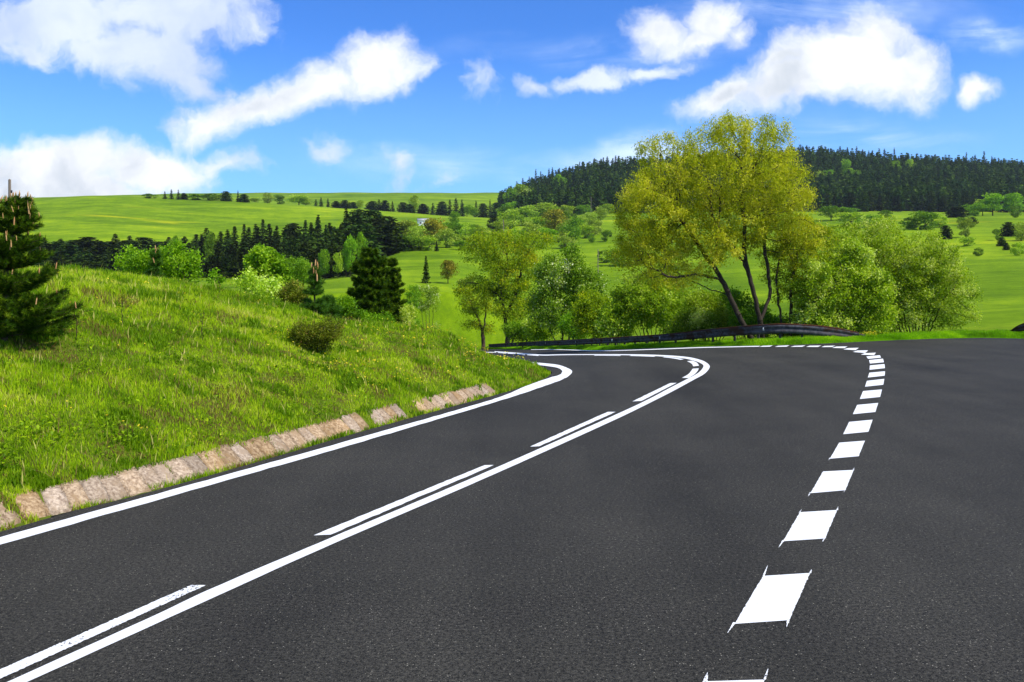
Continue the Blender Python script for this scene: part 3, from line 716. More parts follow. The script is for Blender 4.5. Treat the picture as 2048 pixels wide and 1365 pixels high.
def grass_bank():
    g = np.random.default_rng(3); N = 620000
    # density falls with distance; sample depth then bearing
    D = 6.5 * (48 / 6.5) ** (g.random(N) ** 0.9); u = g.uniform(-.74, .06, N); x = u * D; y = D
    ins = inside(bank_poly, x, y); x, y = x[ins], y[ins]; s = pdist(E, x, y)
    pxs = 1024 + F * x / y; kf = (s * 0)
    # bearing of the kerb point nearest to each blade
    bk = nrm(E_near[0] - E_near[1]); KL = np.vstack([E_near[0] + bk * q for q in np.arange(2.4, .05, -.08)] + [catmull(E_near, 10)]); kn = KL[np.array([np.argmin((KL[:, 0] - a) ** 2 + (KL[:, 1] - b) ** 2) if q < .6 else 0 for a, b, q in zip(x, y, s)])]
    pxk = 1024 + F * kn[:, 0] / kn[:, 1]; gap = np.ones(len(x), bool)
    for a_, b_ in STONES: gap &= ~((pxk > a_) & (pxk < b_))

    keep = ((s > .40) | (gap & (s > .08)) | ((s < .19) & (s > .03) & (fbm(x, y, .8, 40) > .34)) | ((s >= .03) & (fbm(x, y, .35, 41) > .66)))
    x, y, s = x[keep], y[keep], s[keep]; n = len(x)
    D = y
    f = fbm(x, y, 2.2, 7); c = fbm(x, y, .55, 9); tall = fbm(x, y, 1.3, 12)
    h = (.028 + .08 * tall ** 1.5 + .07 * smooth01(3, 9, s)) * g.uniform(.6, 1.35, n)
    h = np.where(s < .42, g.uniform(.03, .10, n), h); h = h * np.interp(D, [8, 30], [1, 1.25])
    w = np.interp(D, [7, 12, 25, 45], [.008, .011, .018, .03]) * g.uniform(.7, 1.4, n)
    tint = .50 + .75 * (f - .5) + .75 * (c - .45) + g.normal(0, .13, n) + .16 * smooth01(4, 10, s)
    tint = np.clip(tint, .17, .97)
    dead = (fbm(x, y, .6, 21) > .62) & (g.random(n) < .62); tint = np.where(dead, g.uniform(0, .12, n), tint)
    h = np.where(dead, h * .7, h)
    tint = np.where(g.random(n) < .035, g.uniform(0, .14, n), tint)
    deep = (fbm(x, y, .5, 33) > .64); tint = np.where(deep, g.uniform(.2, .42, n), tint); h = np.where(deep, h * 1.3, h); w = np.where(deep, w * 1.8, w)
    seedh = g.random(n) < .006; tint = np.where(seedh, 1.0, tint); h = np.where(seedh, h * 1.5 + .04, h)
    blades(x, y, h, w, tint, M['grass'], 'grass', 'bright green grass with dead brown patches covering the roadside bank', .55, 4)
    # broad-leaved weeds in drifts
    N = 60000; Dw = 7 * (30 / 7) ** g.random(N); u = g.uniform(-.66, .02, N); xw = u * Dw; yw = Dw
    kk = inside(bank_poly, xw, yw); xw, yw = xw[kk], yw[kk]; sw = pdist(E, xw, yw); kk = (sw > .5) & (fbm(xw, yw, .5, 91) > .60) & (g.random(len(xw)) < .8); xw, yw = xw[kk], yw[kk]; nn = len(xw)
    cw = np.stack([xw, yw, terrain(xw, yw) + g.uniform(.02, .13, nn)], 1); Vw, Fw, Tw = leaf_geo(cw, .055, .030, g, -.1, np.clip(g.normal(.42, .16, nn), .17, .8), None, .75)
    tag(mk('weeds', Vw, [Fw], M['grass'], attrs={'tint': Tw}), 'patches of broad-leaved green weeds in the grass of the bank', kind='stuff')
    # dry stalks and litter
    N = 9000; Dw = 7 * (30 / 7) ** g.random(N); u = g.uniform(-.66, .02, N); xw = u * Dw; yw = Dw
    kk = inside(bank_poly, xw, yw); xw, yw = xw[kk], yw[kk]; sw = pdist(E, xw, yw); kk = (sw > .5) & (fbm(xw, yw, 1.1, 95) > .52); xw, yw = xw[kk], yw[kk]; nn = len(xw)
    blades(xw, yw, g.uniform(.08, .30, nn), g.uniform(.006, .012, nn), g.uniform(0, .13, nn), M['grass'], 'dry_stalks', 'dry brown stalks and litter between the grass of the bank', 2.2, 8)
    # yellow flowers in loose drifts
    N = 90000; D = 7 * (32 / 7) ** g.random(N); u = g.uniform(-.6, .02, N); x = u * D; y = D
    ins = inside(bank_poly, x, y); x, y = x[ins], y[ins]; s = pdist(E, x, y); k = (s > .8) & (fbm(x, y, 1.5, 51) > .66) & (g.random(len(x)) < .03)
    k |= (s > .6) & (g.random(len(x)) < .002)
    k |= (s > .6) & (s < 3.5) & (y > 15.5) & (y < 24) & (fbm(x, y, 1.0, 60) > .56) & (g.random(len(x)) < .12)
    x, y = x[k], y[k]; n = len(x); z = terrain(x, y) + g.uniform(.08, .24, n)
    V = []; Fs = []; r = np.interp(y, [7, 25], [.011, .022]) * g.uniform(.7, 1.3, n)
    ang = np.linspace(0, 2 * np.pi, 7)[:-1]; tl = g.normal(0, .35, (n, 2))
    ring = np.stack([x[:, None] + r[:, None] * np.cos(ang), y[:, None] + r[:, None] * np.sin(ang), z[:, None] + r[:, None] * (tl[:, :1] * np.cos(ang) + tl[:, 1:] * np.sin(ang)) + .004], -1)
    V = np.concatenate([ring, np.stack([x, y, z - .008], 1)[:, None]], 1).reshape(-1, 3); i = np.arange(n) * 7
    Fs = np.concatenate([np.stack([i + 6, i + a, i + (a + 1) % 6], 1) for a in range(6)])
    o = mk('flowers', V, [Fs], M['flower'], attrs={'tint': np.repeat(g.random(n), 7)})
    tag(o, 'small yellow flowers scattered through the grass of the bank', kind='stuff')
    # verge beyond the road
    N = 260000; D = g.uniform(31, 50, N); D = np.where(g.random(N) < .35, g.uniform(38, 92, N), D); u = g.uniform(-.05, .78, N); x = u * D; y = D
    k = (~inside(asph_poly, x, y)) & (~inside(bank_poly, x, y)); x, y = x[k], y[k]; s = pdist(O, x, y); k = (s > .05) & (s < 7); x, y, s = x[k], y[k], s[k]; n = len(x)
    # a thicker fringe right beside the asphalt, half hiding the guardrail posts
    N = 420000; t_ = g.random(N); Ls = resample(O[::-1] if O[0][1] > O[-1][1] else O, 600); Ls = Ls[(Ls[:, 1] < 100)]; q = Ls[(t_ * (len(Ls) - 1)).astype(int)] + g.normal(0, .12, (N, 2)); dirn = g.uniform(0, 1.9, N); q = q + np.stack([dirn * .55, dirn * .95], 1)
    kq = (~inside(asph_poly, q[:, 0], q[:, 1])) & (q[:, 0] / q[:, 1] < .75) & (q[:, 1] < 60 + 40 * (g.random(N) < .4)); q = q[kq]; sq = pdist(O, q[:, 0], q[:, 1]); kq = sq > .04; q, sq = q[kq], sq[kq]
    x = np.concatenate([x, q[:, 0]]); y = np.concatenate([y, q[:, 1]]); s = np.concatenate([s, sq]); n = len(x)
    h = np.interp(y, [38, 46], [.80, .60]) * (.07 + .28 * fbm(x, y, .6, 70) * smooth01(0, .6, s) + .10 * smooth01(1.5, 3, s)) * g.uniform(.6, 1.2, n); w = g.uniform(.02, .045, n)
    tint = np.clip(.5 + 1.3 * (fbm(x, y, 1.0, 77) - .5) + g.normal(0, .12, n), 0, 1)
    blades(x, y, h, w, tint, M['verge'], 'verge_grass', 'lush green grass of the verge under and beyond the guardrail', .6, 5)
grass_bank()

# ------------------------------------------------------------------ trees: space colonisation
def attractors(ells, n, g, D, hollow=0.0, gapk=-.55):
    """ells: (px,row,rx,ry[,dD,rD]) in photo units at depth D -> world points inside their union"""
    E3 = []
    for e in ells:
        px, row, rx, ry = e[:4]; dD = e[4] if len(e) > 4 else 0; c = P3(px, row, D + dD); a, b = rx / F * D, ry / F * D
        rd = e[5] if len(e) > 5 else .75 * max(min(a, b), .6 * a); E3.append((c, np.array([a, rd, b])))
    vol = np.array([np.prod(r) ** .8 for _, r in E3]); k = g.choice(len(E3), n, p=vol / vol.sum())
    d = nrm(g.normal(size=(n, 3))); rr = (hollow + (1 - hollow) * g.random(n)) ** (1 / 2.4)
    Q = np.array([E3[i][0] for i in k]) + d * rr[:, None] * np.array([E3[i][1] for i in k])
    sc_ = np.mean([e[1][0] for e in E3]); q = Q / sc_ * 3.4; ph = g.uniform(0, 6, 6)      # natural gaps between boughs
    nz = np.sin(q[:, 0] + 1.4 * np.sin(q[:, 2] * 1.1 + ph[0]) + ph[1]) * np.sin(q[:, 2] * 1.2 + 1.3 * np.sin(q[:, 1] + ph[2]) + ph[3]) + .5 * np.sin(q[:, 1] * 2.1 + ph[4]) * np.sin(q[:, 0] * 2.3 + q[:, 2] * 1.7 + ph[5])
    return Q[nz > gapk]

def colonize(stems, A, step, infl, kill, g, grav=0.0, jit=.18, maxit=140, maxn=6500):
    P = []; par = []
    for st in stems:
        parent = -1
        st = np.asarray(st, float)
        if len(P):
            dd = np.linalg.norm(np.array(P) - st[0], axis=1); j = int(np.argmin(dd))
            if dd[j] < max(step * 4, .6): parent = j
        m = max(2, int(np.sum(np.linalg.norm(np.diff(st, axis=0), axis=1)) / step)); pts = resample(catmull(st, 6), m + 1)
        if parent >= 0: pts = pts[1:]
        w = g.normal(0, step * .10, pts.shape); w[0] = 0; pts = pts + w
        for p in pts: P.append(p); par.append(parent); parent = len(P) - 1
    P = np.array(P); par = list(par); nst = len(P)
    dA = np.full(len(A), 1e9); iA = np.zeros(len(A), int)
    def upd(lo):
        nonlocal dA, iA
        for c in range(lo, len(P), 400):
            Q = P[c:c + 400]; d = np.linalg.norm(A[:, None] - Q[None], axis=2); j = d.argmin(1); dm = d[np.arange(len(A)), j]
            b = dm < dA; dA = np.where(b, dm, dA); iA = np.where(b, j + c, iA)
    upd(0); seen = {}
    for it in range(maxit):
        if not len(A) or len(P) > maxn: break
        act = dA < infl
        if not act.any(): act = dA < dA.min() * 1.3
        ids, inv = np.unique(iA[act], return_inverse=True)
        S = np.zeros((len(ids), 3)); np.add.at(S, inv, nrm(A[act] - P[iA[act]]))
        d = nrm(nrm(S) + np.array([0, 0, grav]) + g.normal(0, jit, S.shape)); new = P[ids] + d * step
        ok = np.array([seen.get(int(i), 0) < 4 for i in ids])
        if not ok.any(): break
        for i in ids[ok]: seen[int(i)] = seen.get(int(i), 0) + 1
        lo = len(P); P = np.vstack([P, new[ok]]); par += [int(i) for i in ids[ok]]; upd(lo)
        k = dA > kill; A, dA, iA = A[k], dA[k], iA[k]
    return P, np.array(par), nst

def branch_mesh(name, P, par, R0, rtip, mat, parent, org, sides=6):
    n = len(P); kids = np.zeros(n, int)
    for i in range(n):
        if par[i] >= 0: kids[par[i]] += 1
    tips = (kids == 0).astype(float)
    for i in range(n - 1, -1, -1):
        if par[i] >= 0: tips[par[i]] += tips[i]
    e = math.log(max(tips.max(), 3)) / math.log(max(R0 / rtip, 1.5)); r = rtip * np.maximum(tips, 1) ** (1 / e)
    ln = np.zeros(n)
    dirs = np.zeros((n, 3))
    for i in range(n):
        if par[i] >= 0: dirs[i] = P[i] - P[par[i]]
    rt = par < 0
    for i in np.where(rt)[0]:
        ch = np.where(par == i)[0]
        dirs[i] = (P[ch[0]] - P[i]) if len(ch) else (0, 0, 1)
    dirs = nrm(dirs)
    c = np.where(par >= 0)[0]; a = par[c]
    def ring(cen, d, rad):
        ref = np.array([.31, .95, .12]); s = nrm(np.cross(d, ref)); t = np.cross(d, s); th = np.linspace(0, 2 * np.pi, sides + 1)[:-1]
        return cen[:, None] + rad[:, None, None] * (s[:, None] * np.cos(th)[None, :, None] + t[:, None] * np.sin(th)[None, :, None])
    ra = np.minimum(r[a], r[c] * 1.35); flare = np.where(par[a] < 0, 1.25, 1.0)
    A_ = ring(P[a], nrm(dirs[a] * .5 + dirs[c] * .5), ra * flare); B_ = ring(P[c], dirs[c], r[c])
    V = np.concatenate([A_, B_], 1).reshape(-1, 3) - org; m = len(c); b = (np.arange(m) * 2 * sides)[:, None]; k = np.arange(sides)[None]; k2 = (k + 1) % sides
    Q = np.stack([b + k, b + k2, b + sides + k2, b + sides + k], -1).reshape(-1, 4)
    mk(name, V, [Q], mat, parent, smooth=True)
    return r, tips

def tree(name, label, cat, D, base_px, stems, ells, n_attr, n_leaf, leaf, mat, bark='bark', R0=.2, rtip=.006, step=.22, seed=1, droop=0.0, grav=0.0,
         spread=.16, group=None, hollow=.0, infl=None, kill=None, clump=.28, leaf_r=3.5, hang=0.0, tshift=0.0, gapk=-.55):
    g = np.random.default_rng(seed); base = spot(base_px, D)
    A = attractors(ells, n_attr, g, D, hollow, gapk)
    st = []
    for s in stems:
        q = [P3(*(list(p) + [D])[:3]) if len(p) == 2 else P3(p[0], p[1], D + p[2]) for p in s]
        st.append(np.array(q))
    for k, s in enumerate(st):
        if abs(stems[k][0][1] - 9999) < 1: s[0] = [ (stems[k][0][0] - 1024) / F * (D + (stems[k][0][2] if len(stems[k][0]) > 2 else 0)), D + (stems[k][0][2] if len(stems[k][0]) > 2 else 0), 0]; s[0][2] = T1(s[0][0], s[0][1]) - .1
    P, par, nst = colonize(st, A, step, infl or step * 6, kill or step * 1.6, g, grav)
    root = empty(name, tuple(base), label, cat, group)
    r, tips = branch_mesh('trunk', P, par, R0, rtip, M[bark], root, base)
    ok = np.where((r < rtip * leaf_r) & (np.arange(len(P)) >= nst * .3))[0]
    relz = (P[ok][:, 2] - base[2]) / max(1e-3, P[:, 2].max() - base[2])
    nw_ = g.normal(0, 1, len(P))
    for i in range(nst, len(P)): nw_[i] = .75 * nw_[par[i]] + .66 * nw_[i]
    w = 1.0 / r[ok] * (.42 + .58 * smooth01(.12, .5, relz)) * np.exp(.55 * nw_[ok]); w /= w.sum(); k = ok[g.choice(len(ok), n_leaf, p=w)]
    node_t = g.normal(0, 1, len(P)); 
    for i in range(nst, len(P)):        # smooth along the branch so clumps share a tone
        node_t[i] = .8 * node_t[par[i]] + .6 * node_t[i]
    off = g.normal(0, spread, (n_leaf, 3)); off[:, 2] *= .8
    if hang: off[:, 2] -= g.random(n_leaf) ** 1.2 * hang
    cen = P[k] + off
    tint = np.clip(.5 + tshift + clump * .5 * node_t[k] + g.normal(0, .16, n_leaf), 0, 1)
    V, Fq, T = leaf_geo(cen, leaf[0], leaf[1], g, droop, tint)
    mk('crown', V - base, [Fq], M[mat], root, attrs={'tint': T})
    return root
exec_trees = True

def hitD(px, row, lo=5.0, hi=60.0):
    Ds = np.linspace(lo, hi, 900); x = (px - 1024) / F * Ds; z = terrain(x, Ds); g = (H - (row - HZ) / F * Ds) - z
    k = np.where(g <= 0)[0]; return float(Ds[k[0]]) if len(k) else float(Ds[np.argmin(g)])

G0 = 9999
# the great willow behind the guardrail
tree('willow_tree', 'tall golden-green willow with two leaning trunks rising behind the guardrail', 'tree', 39.6, 1512,
     [[(1512, G0), (1490, 655), (1462, 600), (1437, 548), (1405, 503), (1385, 472), (1362, 440), (1340, 400)],
      [(1527, G0, .3), (1520, 640), (1508, 590), (1497, 545), (1488, 500), (1489, 450), (1484, 405), (1490, 350)],
      [(1497, 548), (1475, 505), (1450, 470), (1425, 430), (1420, 380)],
      [(1522, 640), (1540, 588, .5), (1535, 540, .6), (1528, 480, .7), (1535, 420, .7), (1560, 370, .8)],
      [(1425, 530), (1432, 495, -.6), (1438, 450, -.7), (1440, 400, -.8)],
      [(1445, 560), (1395, 550, -.9), (1350, 555, -1.1), (1310, 540, -1.2)],
      [(1455, 590), (1410, 575, .9), (1370, 555, 1.1)]],
     [(1445, 350, 165, 75, 0, 2.7), (1318, 425, 98, 110, 0, 2.4), (1300, 505, 82, 66, 0, 2.0), (1550, 380, 75, 90, 0, 2.2), (1600, 470, 42, 62, .6, 1.6), (1480, 430, 110, 70, 0, 2.2),
      (1482, 262, 100, 40, .3, 1.5), (1318, 288, 48, 30, .2, 1.0), (1340, 555, 55, 28, -.6, 1.3), (1430, 480, 50, 60, -1, 1.2), (1400, 290, 60, 30, 0, 1.3)],
     4200, 110000, (.12, .040), 'willow', 'bark_dark', R0=.17, rtip=.0075, step=.20, seed=21, droop=.5, grav=-.04, spread=.15, hang=.26, clump=.30, hollow=.1, gapk=-1.15)
# open-crowned tree just right of it
tree('multi_stemmed_tree', 'thin dark-stemmed tree with olive leaves right of the tall willow', 'tree', 41, 1580,
     [[(1565, G0), (1560, 620), (1553, 560), (1562, 510), (1590, 470)], [(1580, G0, .4), (1582, 600), (1588, 545), (1600, 500), (1620, 470)],
      [(1596, G0, .2), (1612, 640), (1640, 590), (1655, 545)], [(1599, G0, .2), (1650, 650), (1690, 620), (1700, 600)]],
     [(1620, 500, 62, 62, .3, 1.6), (1600, 580, 60, 50, 0, 1.4), (1560, 520, 50, 60, .5, 1.2), (1660, 560, 40, 50, .5, 1.2)],
     1100, 18000, (.11, .055), 'willow_green', R0=.13, step=.2, seed=22, spread=.13, clump=.4)
def bush(name, label, D, px, ells, n_attr, n_leaf, mat, nst=6, seed=1, R0=.06, leaf=(.10, .055), cat='bush', step=.18, bark='bark_dark', fan=.8, **kw):
    g = random.Random(seed); cx = sum(e[0] for e in ells) / len(ells); top = min(e[1] - e[3] for e in ells); L = min(e[0] - e[2] for e in ells); Rr = max(e[0] + e[2] for e in ells)
    br = HZ - (T1((px - 1024) / F * D, D) - H) / D * F
    st = []
    for k in range(nst):
        t = (k + .5) / nst; tx = L + (Rr - L) * t; bx = px + (tx - px) * .22; hgt = br - top; dd = g.uniform(-.7, .7)
        st.append([(bx, G0, dd * .3), (bx + (tx - bx) * .4 * fan, br - hgt * .28, dd * .6), (bx + (tx - bx) * .8 * fan, br - hgt * (.55 if abs(t - .5) < .3 else .42), dd)])
    return tree(name, label, cat, D, px, st, ells, n_attr, n_leaf, leaf, mat, bark, R0, .005, step, seed, **kw)
bush('tall_bush', 'bright leafy bush between the willow and the widest bush beyond the road', 40, 1680,
     [(1660, 585, 80, 80, 0, 1.5), (1730, 590, 60, 70, 0, 1.4), (1700, 520, 45, 45, .5, 1.1), (1640, 640, 60, 35, -.3, 1.2), (1740, 640, 60, 35, 0, 1.2)], 1300, 38000, 'shrub', 9, 31, R0=.09, leaf=(.12, .065), clump=.35, tshift=.06, gapk=-.85)
bush('tall_bush', 'widest bush with silvery green leaf tips right of the guardrail end', 42, 1830,
     [(1750, 500, 70, 68, .5, 1.8), (1850, 530, 70, 70, 0, 2.0), (1890, 590, 62, 72, 0, 1.8), (1800, 590, 90, 80, 0, 2.0), (1920, 630, 34, 36, 0, 1), (1760, 560, 70, 70, .4, 1.8), (1690, 490, 40, 45, .6, 1.2)], 2600, 74000, 'shrub', 14, 32, R0=.10, leaf=(.11, .05), clump=.34, tshift=.10, gapk=-.85)
bush('tall_bush', 'dark green rounded bush behind the middle of the guardrail', 50, 1300,
     [(1300, 610, 82, 48, 0, 2), (1270, 590, 50, 40, 0, 1.6), (1350, 625, 48, 45, .4, 1.4), (1320, 580, 45, 30, .3, 1.2)], 1000, 30000, 'shrub', 9, 33, R0=.09, leaf=(.14, .07), clump=.3, tshift=-.08)
bush('low_bush', 'loose light green bush at the foot of the leaning willow trunks', 44, 1425,
     [(1415, 640, 45, 32, 0, 1), (1455, 630, 32, 36, .3, .9), (1480, 650, 25, 22, .2, .8), (1400, 600, 32, 25, .8, .9)], 600, 15000, 'shrub', 6, 34, leaf=(.12, .06), tshift=.05, clump=.4)
bush('tall_bush', 'olive green bush below the blossoming tree, behind the guardrail', 54, 1210,
     [(1195, 640, 55, 42, 0, 1.6), (1240, 650, 30, 30, 0, 1), (1180, 610, 40, 30, .4, 1.2)], 600, 16000, 'willow_green', 6, 35, leaf=(.15, .07), tshift=-.1)
tree('blossoming_tree', 'pale tree flecked with white blossom behind the guardrail', 'tree', 65, 1130,
     [[(1125, G0), (1122, 640), (1110, 590), (1095, 555)], [(1138, G0), (1140, 630), (1150, 580), (1150, 540)], [(1140, G0, .4), (1165, 625), (1190, 595)], [(1118, G0, -.3), (1090, 640), (1075, 610)]],
     [(1115, 545, 50, 42, 0, 1.8), (1150, 520, 22, 30, 0, 1), (1170, 575, 48, 38, 0, 1.6), (1105, 610, 55, 50, 0, 1.8), (1150, 640, 55, 35, 0, 1.6), (1195, 600, 32, 24, 0, 1.2)],
     1200, 30000, (.17, .10), 'blossom', 'bark_dark', R0=.14, step=.28, seed=36, spread=.26, clump=.3, tshift=-.03)
tree('willow_tree', 'open yellow-green willow at the far left end of the guardrail', 'tree', 86, 1012,
     [[(1016, G0), (1012, 650), (1006, 610), (990, 585), (965, 570), (935, 566)], [(1012, 650), (1004, 600), (1002, 560), (985, 530), (970, 505)], [(1010, 640), (1030, 590), (1042, 540), (1055, 505), (1070, 480)], [(1003, 580), (1012, 540), (1015, 500)], [(1020, G0, 1), (1040, 640, 1), (1055, 600, 1)]],
     [(1010, 480, 75, 24, 0, 3.5), (960, 500, 40, 26, 0, 2.4), (1080, 480, 34, 22, 0, 2), (945, 575, 42, 18, 0, 2), (1000, 560, 70, 34, 0, 3), (1035, 610, 60, 42, 0, 3), (1000, 520, 60, 24, 0, 2.5), (1050, 530, 40, 40, 0, 2.4)],
     1700, 24000, (.24, .10), 'willow_green', 'bark_dark', R0=.28, rtip=.014, step=.42, seed=37, spread=.32, droop=.3, clump=.3, hang=.3)
tree('slender_tree', 'small forked tree with yellow-green leaves left of the guardrail end', 'tree', 92, 965,
     [[(966, G0), (965, 668), (958, 640), (945, 615), (935, 590)], [(965, 668), (970, 640), (974, 600)], [(962, 655), (950, 645), (935, 640)]],
     [(940, 610, 26, 24, 0, 1.6), (965, 600, 26, 30, 0, 1.6), (945, 650, 30, 12, 0, 1.4), (975, 655, 18, 10, 0, 1)],
     420, 5000, (.20, .10), 'willow_green', R0=.22, rtip=.014, step=.35, seed=38, spread=.3, tshift=.08)
bush('low_bush', 'low fresh green bush behind the left end of the guardrail', 74, 1050, [(1040, 660, 35, 20, 0, 2), (1075, 665, 30, 18, 0, 1.6)], 260, 5000, 'bright', 5, 39, leaf=(.2, .1), step=.3, spread=.25)
# behind the crest of the bank
bush('low_bush', 'wide light green bush above the grassy bank near the left edge', 31, 330,
     [(300, 530, 62, 38, 0, 1), (350, 525, 48, 40, 0, .9), (265, 525, 32, 30, 0, .6), (385, 545, 22, 22, 0, .4)], 520, 9500, 'bright', 8, 41, leaf=(.10, .06), step=.14, spread=.12)
bush('low_bush', 'small sprig of light leaves on the crest right of the widest bank bush', 29, 430, [(430, 556, 20, 18, 0, .3)], 90, 900, 'bright', 4, 42, leaf=(.08, .05), step=.10, spread=.09, R0=.03)
bush('low_bush', 'pale yellow-green bush on the crest of the bank in front of the round maple', 31, 515,
     [(500, 570, 35, 32, 0, .6), (535, 580, 38, 30, 0, .6)], 330, 5200, 'shrub', 6, 43, leaf=(.09, .05), step=.13, spread=.11, R0=.04, tshift=.18)
tree('maple_tree', 'rounded vivid green maple in front of the dark conifer wood', 'tree', 52, 540, [[(545, G0), (544, 570), (535, 540)], [(544, 575), (560, 545)]],
     [(530, 520, 36, 26, 0, 1), (562, 545, 26, 22, 0, .8), (545, 560, 40, 26, 0, 1), (505, 540, 20, 20, 0, .7)], 420, 11000, (.17, .13), 'bright', R0=.12, step=.2, seed=44, spread=.16, clump=.4, tshift=.12)
bush('low_bush', 'round bluish green bush below the dark wood beside the maple', 66, 600, [(598, 535, 24, 20, 0, 1), (600, 550, 22, 18, 0, 1)], 260, 5200, 'deep', 5, 45, leaf=(.14, .09), step=.2, spread=.2, tshift=.2)
bush('low_bush', 'dark brownish bush on the bank crest left of the young pine', 29, 590, [(585, 585, 30, 26, 0, .5), (605, 605, 22, 22, 0, .4)], 220, 3600, 'juniper', 6, 46, leaf=(.07, .04), step=.10, spread=.09, R0=.03, tshift=.05)
bush('low_bush', 'leafy green bush at the foot of the big dark pine, left side', 30, 695, [(690, 615, 28, 24, 0, .5), (715, 632, 20, 16, 0, .4)], 230, 3600, 'bright', 6, 47, leaf=(.08, .05), step=.11, spread=.09, R0=.03, tshift=-.15)
bush('low_bush', 'yellow-green round bush at the right foot of the big dark pine', 34, 820, [(818, 628, 18, 18, 0, .4)], 130, 2400, 'shrub', 5, 48, leaf=(.08, .05), step=.12, spread=.09, R0=.03, tshift=.2)
bush('low_bush', 'low green bush on the crest between the big dark pine and the meadow', 30, 770, [(765, 640, 26, 14, 0, .4), (735, 640, 22, 14, 0, .4)], 150, 2600, 'bright', 5, 49, leaf=(.07, .045), step=.1, spread=.08, R0=.02, tshift=-.1)
bush('pale_bush', 'pale silvery bush in the valley right of the big dark pine', 84, 858, [(850, 594, 28, 28, 0, 1.2), (868, 590, 18, 22, 0, .8), (856, 612, 26, 16, 0, 1.2)], 300, 5600, 'blossom', 6, 50, leaf=(.12, .08), step=.2, spread=.18, tshift=.08)
bush('low_bush', 'fresh green bush between the big dark pine and the pale silvery bush', 82, 828, [(826, 595, 16, 30, 0, .8)], 160, 3000, 'bright', 5, 51, leaf=(.12, .08), step=.2, spread=.16)
# juniper on the bank
Dj = hitD(630, 700)
bush('juniper_bush', 'brown and green juniper bush growing in the grass of the bank', Dj, 632,
     [(632, 668, 55, 26, 0, .5), (605, 660, 26, 20, 0, .3), (660, 655, 25, 22, 0, .3), (630, 685, 45, 15, -.1, .4)], 560, 7500, 'juniper', 16, 53, leaf=(.06, .018), step=.06, spread=.06, R0=.025, fan=1.0)
# dry plants on the bank
def dry_plant(px, row, hpx, label, seed):
    D = hitD(px, row); g = random.Random(seed); b = spot(px, D); hm = hpx / F * D
    st = [[(px, G0), (px + g.uniform(-4, 4), row - hpx * .5), (px + g.uniform(-14, 14), row - hpx)]]
    tree('dry_weed', label, 'weed', D, px, st, [(px + g.uniform(-8, 8), row - hpx * .7, hpx * .45, hpx * .35, 0, .08)], 26, 60, (.03, .018), 'rusty', 'bark_dark', R0=.006, rtip=.0022, step=.05, seed=seed, spread=.02)
dry_plant(245, 660, 70, 'tall thin dark weed in the grass right of the left pine', 61)
dry_plant(150, 680, 75, 'bare weed stalk standing close to the left pine', 62)
dry_plant(440, 600, 48, 'pair of dry dark stalks on the bank crest', 63)
dry_plant(405, 690, 70, 'spindly brown weed in the middle of the bank', 64)

